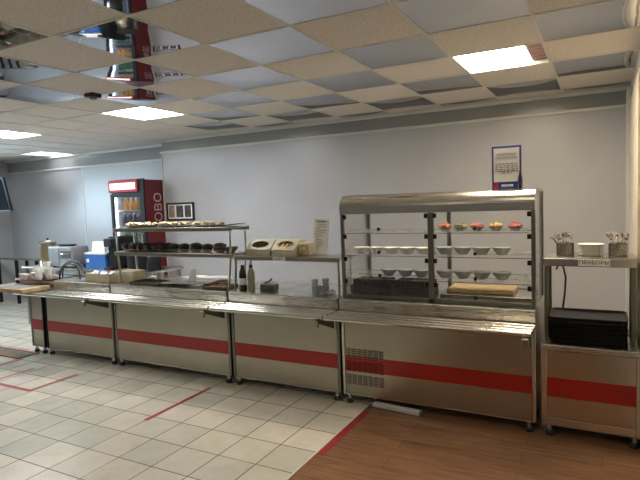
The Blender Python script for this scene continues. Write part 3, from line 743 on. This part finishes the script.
m_ = MB(); m_.box(-2.335, -2.23, 3.95, 4.10, 1.191, 1.30, 'carton', .012); m_.box(-2.325, -2.24, 3.946, 3.951, 1.20, 1.29, 'bun_cream', .002); tag(m_.build('snack_packet', org=(-2.28, 4.02, 1.191)), 'pale patterned packet between bread box and white menu sheet', 'packet')
t = thing('menu_sheet', 'white menu sheet leaning upright at the right end of the single shelf', 'sheet', (-2.23, 4.05, 1.191))
Rm = Euler((-.10, .06, 0)); pv = (-2.22, 4.05, 1.192)
m_ = MB(); m_.box(-2.30, -2.14, 4.125, 4.129, 1.192, 1.50, 'white_paper', .001, rot=Rm, piv=(-2.22, 4.127, 1.192)); m_.build('holder', t)
m_ = MB()
rr = random.Random(5)
for k in range(15):
    z = 1.47-.017*k; w_ = rr.uniform(.04, .11); xs = -2.285+rr.uniform(0, .02)
    m_.box(xs, xs+w_, 4.1235, 4.1245, z-.002, z+.002, 'text_grey', rot=Rm, piv=(-2.22, 4.127, 1.192))
m_.box(-2.275, -2.165, 4.1235, 4.1245, 1.478, 1.486, 'text_dark', rot=Rm, piv=(-2.22, 4.127, 1.192)); m_.build('print', t)

# ------------------------------------------------------------------ things on the worktops
def bottle(x, y, body, cap, label, name, prof, capz):
    t = thing(name, label, 'bottle', (x, y, ZT+.0005), None)
    m = MB(); m.lathe(prof, body, (x, y, ZT+.0005), 20); m.build('bottle', t)
    m = MB(); m.lathe([(0, capz), (.017, capz), (.0165, capz+.026), (0, capz+.028)], cap, (x, y, ZT), 14); m.build('cap', t)
    return t
tb_ = bottle(-2.905, 3.90, 'ketchup', 'cap_blue', 'dark red ketchup bottle with blue cap beside the shelf leg', 'ketchup_bottle', [(0, 0), (.033, 0), (.036, .01), (.034, .08), (.035, .14), (.030, .175), (.016, .20), (.0155, .21), (0, .21)], .207)
m_ = MB(); m_.lathe([(.0362, .055), (.0358, .085), (.0362, .115)], 'white_paper', (-2.905, 3.90, ZT), 20); m_.build('paper_label', tb_)
bottle(-2.815, 3.905, 'sauce_olive', 'crate_red', 'pale olive sauce bottle with red spout right of the ketchup', 'sauce_bottle', [(0, 0), (.030, 0), (.033, .01), (.033, .15), (.028, .18), (.012, .205), (.010, .215), (0, .215)], .212)
t = thing('napkin_dispenser', 'small steel napkin dispenser with black lever on the counter', 'dispenser', (-2.69, 3.97, ZT))
m_ = MB(); m_.box(-2.75, -2.60, 3.94, 4.03, ZT+.0005, ZT+.055, 'steel_dark', .006); m_.box(-2.745, -2.605, 3.95, 4.02, ZT+.055, ZT+.062, 'white_paper', .001); m_.build('body', t)
m_ = MB(); m_.tube([(-2.73, 3.985, ZT+.060), (-2.68, 3.985, ZT+.075), (-2.645, 3.985, ZT+.105)], .008, 'black_plastic', 8); m_.build('lever', t)
gm = MB(); gm.lathe([(0, 0), (.024, 0), (.031, .062), (.0295, .062), (.023, .004), (0, .004)], 'glass_cup', (0, 0, 0), 16); gp = gm.build('drinking_glass', org=(0, 0, 0)); k = 0
for a, b_, lv in [(0, 0, 0), (1, 0, 0), (0, 1, 0), (1, 1, 0), (0, 0, 1), (1, 1, 1)]:
    o = gp if k == 0 else gp.copy()
    if k: C.objects.link(o)
    k += 1; o.location = (-2.165+.068*a, 3.92+.068*b_, ZT+.0005+.0625*lv)
    tag(o, 'clear glass in the upper layer beside the display case' if lv else 'clear glass in the bottom layer beside the display case', 'glass', 'clear glasses stacked beside the display case, %s layer' % ('upper' if lv else 'bottom'))
m_ = MB(); m_.blob((-2.02, 3.95, ZT+.018), .04, 'film_clear', (1, .9, .45), .3, 3, 4); tag(m_.build('plastic_bag', org=(-2.02, 3.95, ZT)), 'crumpled clear plastic bag at the foot of the display case', 'bag')
# gastronorm wells on the long counter
def well(x0, x1, y0, y1, h, label, fill, fmat, name='food_pan'):
    t = thing(name, label, 'pan', ((x0+x1)/2, (y0+y1)/2, ZT+.0005), 'food pans on the long counter')
    m = MB(); z = ZT+.0005
    m.box(x0, x1, y0, y1, z, z+.003, 'steel_dark'); m.box(x0, x1, y0, y0+.004, z, z+h, 'steel_dark'); m.box(x0, x1, y1-.004, y1, z, z+h, 'steel_dark'); m.box(x0, x0+.004, y0, y1, z, z+h, 'steel_dark'); m.box(x1-.004, x1, y0, y1, z, z+h, 'steel_dark')
    m.box(x0-.008, x1+.008, y0-.008, y0+.004, z+h-.003, z+h, 'steel_bright'); m.box(x0-.008, x1+.008, y1-.004, y1+.008, z+h-.003, z+h, 'steel_bright'); m.build('pan', t)
    if fill:
        f_ = MB(); rn_ = random.Random(int(x0*100))
        for k in range(26): f_.blob((rn_.uniform(x0+.03, x1-.03), rn_.uniform(y0+.03, y1-.03), z+h*.6), .026, fmat, (1.2, .9, .5), .15, 2, k, k)
        tag(f_.build('food', t), kind='stuff')
    return t
well(-4.33, -3.92, 3.86, 4.08, .028, 'wide dark steel pan, empty, left on the long counter', False, None)
well(-3.36, -3.08, 3.86, 4.06, .03, 'steel pan of orange stew beside the shelf leg', True, 'orange_food')
m_ = MB(); m_.poly([(-.30, -.13), (.28, -.13), (.30, .22), (-.26, .22)], .010, Matrix.Translation((-3.60, 4.02, ZT+.040)) @ Euler((.05, -.03, .08)).to_matrix().to_4x4(), 'white_china')
m_.box(-3.86, -3.80, 3.92, 4.20, ZT+.0005, ZT+.04, 'steel_dark'); m_.box(-3.42, -3.39, 3.95, 4.15, ZT+.0005, ZT+.04, 'steel_dark'); t = thing('pan_cover', 'large whitish flat cover lying over the pans of the long counter', 'cover', (-3.6, 4.02, ZT)); m_.build('cover', t)
m_ = MB(); m_.poly([(-.06, -.02), (.06, -.02), (.02, .10), (-.02, .10)], .010, Matrix.Translation((-3.56, 3.965, ZT+.066)) @ Euler((1.3, 0, 0)).to_matrix().to_4x4(), 'white_china'); m_.build('handle', t)
for k, (x, y, rx, lab) in enumerate([(-3.82, 4.34, .13, 'white dish lying behind the whitish pan cover, left'), (-3.52, 4.33, .15, 'white dish lying behind the whitish pan cover, right')]):
    m_ = MB(); m_.lathe([(0, 0), (.6, 0), (1, .03), (.98, .033), (.6, .008), (0, .008)], 'white_china', (0, 0, 0), 24)
    for v in m_.bm.verts: v.co = Vector((v.co.x*rx+x, v.co.y*.09+y, v.co.z+ZT+.0005))
    tag(m_.build('white_dish', org=(x, y, ZT)), lab, 'dish', 'white dishes at the back of the long counter')
m_ = MB(); m_.lathe([(0, 0), (.030, 0), (.042, .10), (.044, .102), (.040, .102), (.029, .006), (0, .006)], 'white_plastic', (-4.15, 4.12, ZT+.0005), 20); tag(m_.build('paper_cup', org=(-4.15, 4.12, ZT)), 'white paper cup behind the empty dark pan', 'cup')
m_ = MB(); m_.box(-4.33, -4.23, 4.12, 4.19, ZT+.0005, ZT+.05, 'white_china', .012); tag(m_.build('sugar_box', org=(-4.28, 4.15, ZT)), 'small white box left of the paper cup', 'box')


# carton, wire rack, cups, board at the left end
t = thing('carton_tray', 'cream open cardboard tray on the counter left of the food shelf', 'carton', (-4.84, 3.98, ZT))
m_ = MB(); z = ZT+.0005; x0, x1, y0, y1, h = -5.00, -4.61, 3.86, 4.10, .095
m_.box(x0, x1, y0, y1, z, z+.004, 'carton')
for a in ((x0, x1, y0, y0+.005), (x0, x1, y1-.005, y1), (x0, x0+.005, y0, y1), (x1-.005, x1, y0, y1)): m_.box(*a, z, z+h, 'carton')
m_.build('tray', t)
for k in range(5):
    m_ = MB(); xx = x0+.05+.07*k; m_.blob((xx, 3.95+.03*(k % 2), z+.075), .042, ('white_china', 'blue_box', 'white_china', 'pink_film', 'white_plastic')[k], (.8, 1.2, .9), .15, 2, k)
    tag(m_.build('sachet_pack', org=(xx, 3.95, z+.04)), ('first white packet from the left in the cream carton', 'dark blue packet in the cream carton', 'white packet in the middle of the cream carton', 'pinkish packet in the cream carton', 'rightmost white packet in the cream carton')[k], 'packet', 'packets in the cream carton')
t = thing('second_carton', 'bright cream carton standing by the left legs of the food shelf', 'carton', (-4.47, 4.0, ZT))
m_ = MB(); m_.box(-4.59, -4.34, 3.925, 4.095, ZT+.0005, ZT+.125, 'cream_card', .003); m_.build('box', t)
m_ = MB(); m_.box(-4.585, -4.345, 3.918, 3.9245, ZT+.085, ZT+.123, 'white_paper', .001); m_.build('flap', t)
t = thing('wire_rack', 'black wire rack of two rounded arches on the counter', 'rack', (-5.26, 3.93, ZT))
def arch(cx, y, hw, h, name, r=.008):
    m = MB(); pts = [(cx-hw, y, ZT+.014)]+[(cx-hw*math.cos(PI*k/12), y, ZT+h-hw*.9+hw*.9*math.sin(PI*k/12)) for k in range(13)]+[(cx+hw, y, ZT+.014)]
    m.tube(pts, r, 'black_plastic', 8); m.build(name, t)
arch(-5.26, 3.90, .235, .215, 'arch', .011); arch(-5.33, 3.93, .15, .185, 'arch', .009); 
m_ = MB(); m_.tube([(-5.495, 3.90, ZT+.06), (-5.03, 3.90, ZT+.06)], .006, 'black_plastic', 6); m_.tube([(-5.495, 3.9, ZT+.012), (-5.495, 4.12, ZT+.009), (-5.03, 4.12, ZT+.009), (-5.03, 3.9, ZT+.009)], .006, 'black_plastic', 6); m_.build('crossbar', t)
m_ = MB(); m_.box(-6.16, -5.48, 3.44, 3.77, .7815, .825, 'wood_board', .005); tag(m_.build('wooden_board', org=(-5.7, 3.6, .78)), 'worn wooden board lying on the left end of the tray rail', 'board')
m_ = MB(); m_.box(-6.10, -5.55, 3.46, 3.66, .8255, .832, 'film_clear', .002); tag(m_.build('clear_sheet', org=(-5.8, 3.54, .8255)), 'clear plastic sheet lying on the wooden board', 'sheet')
tz = .8725
m_ = MB(); m_.lathe([(0, 0), (.85, 0), (1, .014), (.98, .018), (.84, .005), (0, .005)], 'brown_tray', (0, 0, 0), 32)
for v in m_.bm.verts: v.co = Vector((v.co.x*.31-5.815, v.co.y*.18+3.84, v.co.z+ZT+.0005))
tag(m_.build('oval_tray', org=(-5.815, 3.84, ZT)), 'reddish brown oval tray of white cups at the counter end', 'tray')
cupt = thing('coffee_cup', 'white coffee cup at the left edge of the brown tray', 'cup', (0, 0, 0))
m_ = MB(); m_.lathe([(0, 0), (.022, 0), (.026, .006), (.036, .045), (.038, .056), (.0355, .056), (.033, .044), (.022, .008), (0, .008)], 'white_china', (0, 0, 0), 18); m_.build('cup', cupt)
m_ = MB(); m_.tube([(.034, 0, .044), (.052, 0, .046), (.056, 0, .032), (.048, 0, .018), (.029, 0, .014)], .004, 'white_china', 6); m_.build('handle', cupt)
cl = [(-6.10, 3.80, 0, 'white coffee cup alone at the left edge of the brown tray'), (-6.03, 3.91, 0, 'white coffee cup at the back left of the brown tray'), (-6.03, 3.91, .065, 'white coffee cup stacked at the back left of the brown tray'),
      (-5.98, 3.76, 0, 'white coffee cup in front of the saucer pile, left'), (-5.74, 3.76, 0, 'white coffee cup at front right of the brown tray'), (-5.74, 3.76, .065, 'white coffee cup stacked at front right of the brown tray'),
      (-5.91, 3.94, 0, 'white coffee cup behind the saucer pile'), (-5.91, 3.94, .065, 'white coffee cup stacked behind the saucer pile'),
      (-5.78, 3.90, 0, 'white coffee cup at the bottom of the tallest stack'), (-5.78, 3.90, .065, 'white coffee cup, middle one of the tallest stack'), (-5.78, 3.90, .13, 'white coffee cup on top of the tallest stack'),
      (-5.688, 3.85, 0, 'white coffee cup at the right end of the brown tray'), (-5.688, 3.85, .065, 'white coffee cup stacked at the right end of the brown tray')]
cl = [(x+.085, y, dz, lab) for x, y, dz, lab in cl]
for k, (x, y, dz, lab) in enumerate(cl):
    if k == 0: cupt.location = (x, y, ZT+.006); cupt['label'] = lab; cupt['group'] = 'white coffee cups on the brown tray'; cupt.rotation_euler = (0, 0, 2.5); cupt.scale = (1.14, 1.14, 1.14)
    else: dup(cupt, (x, y, ZT+.006+dz), 1.1*k, lab, 'white coffee cups on the brown tray')
for q in range(11):
    m_ = MB(); m_.lathe([(0, 0), (.045, 0), (.072, .010), (.0725, .0125), (.046, .004), (0, .004)], 'white_china', (-5.785, 3.83, ZT+.006+.0065*q), 24)
    tag(m_.build('saucer', org=(-5.86, 3.83, ZT+.006+.0065*q)), 'white saucer stacked in the middle of the brown tray', 'saucer', 'saucers stacked on the brown tray')

# ------------------------------------------------------------------ back area
t = thing('kitchen_table', 'steel kitchen table behind the serving line at left', 'table', (-6.2, 5.0, 0))
m_ = MB(); m_.box(-7.55, -4.95, 4.75, 5.35, .82, .855, 'steel_top', .004); m_.build('tabletop', t)
m_ = MB(); m_.box(-7.48, -5.02, 4.80, 5.30, .20, .22, 'steel', .003); m_.build('undershelf', t)
for x in (-7.5, -5.0):
    for y in (4.80, 5.30): m_ = MB(); m_.box(x-.02, x+.02, y-.02, y+.02, 0, .82, 'steel', .003); m_.build('leg', t)
KZ = .856
t = thing('steam_oven', 'grey boxy countertop oven behind the black wire rack', 'oven', (-6.55, 5.0, KZ))
m_ = MB(); m_.box(-6.98, -6.46, 4.80, 5.08, KZ+.02, KZ+.30, 'grey_metal', .02); m_.build('body', t)
m_ = MB(); m_.box(-6.70, -6.49, 4.792, 4.80, KZ+.14, KZ+.24, 'steel_dark', .003); m_.box(-6.96, -6.74, 4.793, 4.80, KZ+.05, KZ+.27, 'grey_metal', .004); m_.build('door', t)
m_ = MB(); m_.tube([(-6.68, 4.79, KZ+.20), (-6.66, 4.775, KZ+.20), (-6.53, 4.775, KZ+.20), (-6.51, 4.79, KZ+.20)], .007, 'chrome', 8); m_.build('handle', t)
for x in (-6.93, -6.51):
    for y in (4.85, 5.03): m_ = MB(); m_.lathe([(0, 0), (.02, 0), (.02, .02), (0, .02)], 'rubber', (x, y, KZ), 12); m_.build('foot', t)
m_ = MB(); m_.lathe([(0, 0), (.8, 0), (1, .018), (.97, .02), (.8, .006), (0, .006)], 'black_plastic', (0, 0, 0), 28)
for v in m_.bm.verts: v.co = Vector((v.co.x*.17-6.73, v.co.y*.11+4.93, v.co.z+KZ+.301))
tag(m_.build('oven_dish', org=(-6.78, 4.98, KZ+.3)), 'flat black dish lying on top of the grey oven', 'dish')
t = thing('stock_pot', 'tall brassy metal pot with lid left of the grey oven', 'pot', (-7.26, 5.0, KZ))
m_ = MB(); m_.lathe([(0, 0), (.115, 0), (.12, .01), (.12, .33), (.127, .335), (.117, .335), (.115, .012), (0, .012)], 'brass_pot', (-7.26, 5.0, KZ), 28); m_.build('body', t)
m_ = MB(); m_.lathe([(.126, .337), (.11, .352), (.05, .372), (0, .376)], 'steel_bright', (-7.26, 5.0, KZ), 28); m_.build('lid', t)
m_ = MB(); m_.lathe([(0, .376), (.012, .376), (.02, .395), (.012, .405), (0, .407)], 'black_plastic', (-7.26, 5.0, KZ), 14); m_.build('knob', t)
for s_ in (-1, 1):
    m_ = MB(); m_.tube([(-7.26+s_*.118, 4.96, KZ+.27), (-7.26+s_*.15, 4.96, KZ+.275), (-7.26+s_*.15, 5.04, KZ+.275), (-7.26+s_*.118, 5.04, KZ+.27)], .007, 'black_plastic', 8); m_.build('handle', t)
t = thing('blue_carton', 'blue cardboard box with white lid on the kitchen table', 'box', (-6.1, 5.0, KZ))
m_ = MB(); m_.box(-6.30, -5.90, 4.88, 5.16, KZ+.0005, KZ+.19, 'blue_box', .004); m_.build('box', t)
m_ = MB(); m_.box(-6.305, -5.895, 4.875, 5.165, KZ+.19, KZ+.215, 'white_paper', .003); m_.build('lid', t)
m_ = MB(); m_.box(-6.27, -6.22, 4.873, 4.879, KZ+.08, KZ+.13, 'white_paper', .002); m_.build('mark', t)
m_ = MB(); m_.box(-6.28, -6.03, 4.98, 4.986, KZ+.216, KZ+.36, 'white_paper', .001, rot=Euler((-.15, 0, 0)), piv=(-6.1, 4.98, KZ+.216)); m_.box(-6.28, -6.03, 5.02, 5.026, KZ+.216, KZ+.35, 'white_paper', .001, rot=Euler((.1, 0, 0)), piv=(-6.1, 5.02, KZ+.216)); tag(m_.build('paper_card', org=(-6.15, 5, KZ+.216)), 'folded white card standing on the blue box', 'card')
t = thing('coffee_machine', 'black upright coffee machine right of the blue box', 'coffee machine', (-5.75, 5.0, KZ))
m_ = MB(); m_.box(-5.87, -5.68, 4.90, 5.25, KZ+.0005, KZ+.43, 'black_matte', .03); m_.build('body', t)
m_ = MB(); m_.box(-5.85, -5.70, 4.82, 4.90, KZ+.30, KZ+.41, 'black_plastic', .015); m_.build('spout_head', t); m_ = MB(); m_.box(-5.85, -5.70, 4.80, 4.90, KZ+.0005, KZ+.03, 'black_plastic', .006); m_.build('drip_tray', t)
t = thing('cooking_pot', 'large black cooking pot under the left end of the food shelf', 'pot', (-5.38, 5.0, KZ))
m_ = MB(); m_.lathe([(0, 0), (.15, 0), (.16, .01), (.16, .20), (.168, .205), (.155, .205), (.152, .012), (0, .012)], 'black_matte', (-5.38, 5.0, KZ), 28); m_.build('body', t)
m_ = MB(); m_.lathe([(.167, .207), (.12, .225), (0, .235)], 'black_matte', (-5.38, 5.0, KZ), 28); m_.build('lid', t)
for s_ in (-1, 1):
    m_ = MB(); m_.tube([(-5.38+s_*.158, 4.96, KZ+.16), (-5.38+s_*.19, 4.96, KZ+.165), (-5.38+s_*.19, 5.04, KZ+.165), (-5.38+s_*.158, 5.04, KZ+.16)], .008, 'chrome', 8); m_.build('handle', t)
t = thing('electric_kettle', 'squat black kettle at the right end of the kitchen table', 'kettle', (-5.09, 4.95, KZ))
m_ = MB(); m_.lathe([(0, 0), (.09, 0), (.095, .02), (.08, .13), (.06, .165), (.02, .178), (0, .18)], 'black_matte', (-5.09, 4.95, KZ), 24); m_.build('body', t)
m_ = MB(); m_.tube([(-5.02, 4.95, KZ+.16), (-4.97, 4.95, KZ+.17), (-4.965, 4.95, KZ+.10), (-5.0, 4.95, KZ+.05)], .009, 'black_matte', 8); m_.build('handle', t)

# drinks cooler
t = thing('drinks_cooler', 'tall dark red drinks cooler with glass door and lit header', 'fridge', (-6.13, 5.8, 0))
fx0, fx1, fy0, fy1 = -6.44, -5.755, 5.50, 6.15
m_ = MB()
m_.box(fx0, fx0+.03, fy0+.02, fy1, .08, 2.06, 'dark_red', .004); m_.box(fx1-.03, fx1, fy0+.02, fy1, .08, 2.06, 'dark_red', .004)
m_.box(fx0+.03, fx1-.03, fy1-.03, fy1, .08, 2.06, 'dark_red'); m_.box(fx0+.03, fx1-.03, fy0+.02, fy1-.03, 1.86, 2.06, 'dark_red'); m_.box(fx0+.03, fx1-.03, fy0+.02, fy1-.03, .08, .30, 'dark_red')
m_.build('cabinet', t)
m_ = MB(); m_.box(fx0+.03, fx0+.036, fy0+.03, fy1-.04, .30, 1.86, 'fridge_inside'); m_.box(fx1-.036, fx1-.03, fy0+.03, fy1-.04, .30, 1.86, 'fridge_inside'); m_.box(fx0+.036, fx1-.036, fy1-.045, fy1-.04, .30, 1.86, 'fridge_inside'); m_.build('liner', t)
m_ = MB(); m_.box(fx0+.04, fx0+.06, fy0+.035, fy0+.055, .35, 1.82, 'cooler_light'); m_.box(fx0+.08, fx1-.08, fy0+.05, fy0+.09, 1.835, 1.855, 'cooler_light'); m_.build('light_tube', t)
m_ = MB(); m_.box(fx0-.01, fx1-.10, fy0-.03, fy0+.018, 1.885, 2.075, 'dark_red', .02)
m_.box(fx0-.006, fx1-.104, fy0-.033, fy0-.029, 1.895, 2.062, 'sign_pink', .001); h_ = m_.build('header', t)
m_ = MB(); m_.box(fx0+.03, fx1-.14, fy0-.037, fy0-.034, 1.93, 2.025, 'sign_white', .001); m_.build('lit_panel', h_)
m_ = MB(); m_.box(fx1-.10, fx1, fy0-.01, fy0+.02, 1.86, 2.075, 'fridge_black', .004); m_.build('header_end', t)
m_ = MB()
for a in ((fx0, fx0+.05, .12, 1.87), (fx1-.085, fx1, .12, 1.87), (fx0+.05, fx1-.085, 1.82, 1.87), (fx0+.05, fx1-.085, .12, .32)): m_.box(a[0], a[1], fy0-.012, fy0+.016, a[2], a[3], 'fridge_black', .004)
d_ = m_.build('door', t)
m_ = MB(); m_.box(fx0+.05, fx1-.085, fy0, fy0+.006, .32, 1.82, 'glass'); m_.build('door_glass', d_)
m_ = MB(); m_.tube([(fx1-.04, fy0-.012, .9), (fx1-.04, fy0-.05, .92), (fx1-.04, fy0-.05, 1.28), (fx1-.04, fy0-.012, 1.3)], .010, 'grey_metal', 8); m_.build('door_handle', d_)
levels = [.36, .62, .88, 1.14, 1.40, 1.63]
for z in levels[1:]:
    m_ = MB(); 
    for y in (fy0+.08, fy0+.3, fy1-.08): m_.tube([(fx0+.04, y, z-.008), (fx1-.04, y, z-.008)], .004, 'white_plastic', 6)
    for k in range(13): x = fx0+.05+.048*k; m_.tube([(x, fy0+.08, z-.004), (x, fy1-.08, z-.004)], .003, 'white_plastic', 5)
    m_.build('shelf', t)
m_ = MB(); m_.box(fx0+.04, fx1-.04, fy0+.02, fy1-.05, .30, .345, 'fridge_inside'); m_.build('inner_floor', t)
Ms = Matrix.Translation((fx1+.0015, 5.74, 0)) @ Matrix(((0, 0, 1, 0), (0, -1, 0, 0), (1, 0, 0, 0), (0, 0, 0, 1)))
Ms = Matrix(((0, 0, 1, fx1+.001), (0, -1, 0, 5.76), (1, 0, 0, 1.66), (0, 0, 0, 1)))
MsB = Matrix(((0, 0, 1, fx1+.001), (0, -1, 0, 5.93), (1, 0, 0, 1.52), (0, 0, 0, 1)))
text('ОВО', .20, Ms, 'letter_white', 'side_lettering', t, .002); text('dil', .15, MsB, 'letter_white', 'side_lettering', t, .002)
for lvl, (z, mat, lab) in enumerate([(1.632, 'juice_orange', 'orange drink bottle on the top shelf of the cooler'), (1.402, 'cola', 'dark drink bottle on the second shelf of the cooler'), (1.142, 'green_drink', 'green drink bottle on the third shelf of the cooler'), (.882, 'cola', 'dark drink bottle on the fourth shelf of the cooler'), (.622, 'juice_orange', 'orange drink bottle on the fifth shelf of the cooler')]):
    bt = None
    for k in range(5 if lvl else 3):
        loc = (fx0+.11+.105*k+(.05 if lvl == 0 else 0), fy0+.14, z)
        if bt is None:
            bt = thing('drink_bottle', lab, 'bottle', (0, 0, 0), lab.replace('bottle', 'bottles'))
            m_ = MB(); hh = .165; m_.lathe([(0, 0), (.036, 0), (.038, .01), (.038, hh*.55), (.032, hh*.72), (.015, hh*.9), (.014, hh), (0, hh)], mat, (0, 0, 0), 14); m_.build('bottle', bt)
            m_ = MB(); m_.lathe([(.016, hh), (.016, hh+.016), (0, hh+.017)], 'white_plastic', (0, 0, 0), 10); m_.build('cap', bt); bt.location = loc; bt.scale = (1.15, 1.15, 1)
        else: dup(bt, loc, 0, lab)

# framed picture on the wall corner
t = thing('picture_frame', 'black framed triptych picture on the wall above the pastries', 'picture', (-5.42, YW-.02, 1.58))
m_ = MB()
for a in ((-5.69, -5.665, 1.455, 1.715), (-5.195, -5.17, 1.455, 1.715), (-5.69, -5.17, 1.69, 1.715), (-5.69, -5.17, 1.455, 1.48)): m_.box(a[0], a[1], YW-.025, YW-.001, a[2], a[3], 'black_plastic', .003)
m_.build('frame', t)
m_ = MB(); m_.box(-5.67, -5.19, YW-.010, YW-.006, 1.475, 1.695, 'white_paper'); m_.build('mat', t)
for a, b_, mt in ((-5.65, -5.54, 'photo_tan'), (-5.505, -5.375, 'photo_dark'), (-5.345, -5.23, 'photo_dark')):
    m_ = MB(); m_.box(a, b_, YW-.013, YW-.0105, 1.50, 1.67, mt); m_.build('photo', t)

# TV on the left wall
t = thing('television', 'black flat television tilted forward high at the left edge', 'television', (-9.5, 5.55, 1.95))
Rt = Euler((.22, 0, .25)); pv = (-9.5, 5.45, 1.69)
m_ = MB(); m_.box(-9.98, -8.98, 5.43, 5.48, 1.69, 2.27, 'black_plastic', .008, rot=Rt, piv=pv); m_.build('housing', t)
m_ = MB(); m_.box(-9.95, -9.01, 5.426, 5.43, 1.715, 2.24, 'screen', rot=Rt, piv=pv); m_.build('screen', t)
m_ = MB(); m_.box(-9.95, -9.01, 5.423, 5.429, 1.692, 1.702, 'grey_metal', rot=Rt, piv=pv); m_.build('silver_strip', t)
m_ = MB(); m_.box(XL, -9.6, 5.50, 5.56, 1.92, 1.98, 'black_matte'); m_.box(XL, XL+.02, 5.40, 5.66, 1.82, 2.08, 'black_matte'); m_.box(-9.66, -9.6, 5.44, 5.56, 1.90, 2.0, 'black_matte'); m_.build('wall_bracket', t)
m_ = MB(); m_.tube([(-9.85, YR-.012, 1.75), (-9.55, YR-.012, 1.45), (-9.2, YR-.012, 1.05)], .006, 'wall_plain', 6); tag(m_.build('tv_cable', org=(-9.85, YR, 1.7)), 'thin pale cable running down the wall from the television', 'cable')

# railing / low table at far left
t = thing('low_railing', 'low railing with pale top and black posts at the far left', 'railing', (-8.9, 5.5, 0))
m_ = MB(); m_.box(-10.05, -8.3, 5.76, 5.86, .80, .828, 'trim_dark', .006); m_.build('top_rail', t)
for x in (-9.9, -9.36, -9.06, -8.78, -8.4): m_ = MB(); m_.box(x-.025, x+.025, 5.79, 5.83, 0, .80, 'black_matte', .003); m_.build('post', t)

# ------------------------------------------------------------------ floor markings, bar, threshold
def tape(x0, x1, y0, y1, label, rot=0):
    m = MB(); m.box(x0, x1, y0, y1, .0003, .0016, 'red_tape', rot=Euler((0, 0, rot))); tag(m.build('floor_tape', org=((x0+x1)/2, (y0+y1)/2, 0)), label, 'tape', 'red tape marks on the floor')
tape(-3.165, -3.125, 2.88, 3.66, 'short straight red tape strip alone in the middle of the tiles')
tape(-5.6, -4.66, 2.92, 2.965, 'red tape strip forming the near side of the left corner mark')
tape(-4.705, -4.665, 2.97, 3.45, 'red tape strip forming the right side of the left corner mark')
tape(-5.325, -5.295, 2.97, 3.40, 'thin dark red tape strip inside the left corner mark')
tape(-5.80, -5.76, 3.0, 3.53, 'red tape strip running up to the olive threshold')
tape(-1.656, -1.605, 2.93, 3.72, 'wide red tape strip along the edge of tiles and wood')
t = thing('floor_threshold', 'dark olive floor threshold edged in red at the left', 'threshold', (-6.5, 3.66, 0))
m_ = MB(); m_.box(-7.6, -5.82, 3.58, 3.76, .0005, .012, 'olive_strip', .003); m_.build('strip', t)
for y in (3.545, 3.762): m_ = MB(); m_.box(-7.6, -5.80, y, y+.035, .0005, .014, 'red_tape', .003); m_.build('edge', t)
t = thing('light_strip', 'white plastic strip light lying on the wood floor under the counter', 'strip light', (-1.42, 3.83, 0))
m_ = MB(); m_.box(-1.62, -1.225, 3.80, 3.85, .0005, .034, 'white_plastic', .005, rot=Euler((0, 0, -.10))); m_.build('body', t)
for x in (-1.625, -1.222): m_ = MB(); m_.box(x-.006, x+.006, 3.798+(.02 if x < -1.5 else -.02), 3.852+(.02 if x < -1.5 else -.02), .0005, .036, 'grey_metal', .002); m_.build('end_cap', t)

# ------------------------------------------------------------------ light
def area(name, loc, rot, sx, sy, power, col):
    l = bpy.data.lights.new(name, 'AREA'); l.shape = 'RECTANGLE'; l.size = sx; l.size_y = sy; l.energy = power; l.color = col
    o = bpy.data.objects.new(name, l); C.objects.link(o); o.location = loc; o.rotation_euler = rot; return o
area('daylight_window', (XL-.15, (WY0+WY1)/2, (WZ0+WZ1)/2), (0, -PI/2, 0), WZ1-WZ0, WY1-WY0, 160, (.62, .84, 1))
wd = bpy.data.worlds.new('world'); sc.world = wd; wd.use_nodes = True
wd.node_tree.nodes['Background'].inputs[0].default_value = (.55, .72, 1, 1); wd.node_tree.nodes['Background'].inputs[1].default_value = .5

# ------------------------------------------------------------------ camera
yaw, pitch, roll = math.radians(28.182), math.radians(-4.110), math.radians(-2.030)
d = Vector((-math.sin(yaw)*math.cos(pitch), math.cos(yaw)*math.cos(pitch), math.sin(pitch)))
r = Vector((math.cos(yaw), math.sin(yaw), 0)); u = r.cross(d)
r2 = r*math.cos(roll)+u*math.sin(roll); u2 = -r*math.sin(roll)+u*math.cos(roll)
cam = bpy.data.cameras.new('camera'); co = bpy.data.objects.new('camera', cam); C.objects.link(co)
M = Matrix.Identity(4)
for k, ax in enumerate((r2, u2, -d)):
    for q in range(3): M[q][k] = ax[q]
M.translation = (0, 0, 1.651); co.matrix_world = M
cam.sensor_width = 36; cam.lens = 529.3/640*36; cam.clip_start = .02; cam.clip_end = 60
sc.camera = co
sc.view_settings.view_transform = 'Standard'; sc.view_settings.look = 'None'; sc.view_settings.gamma = 1
sc.view_settings.use_curve_mapping = False; sc.view_settings.exposure = 0.12
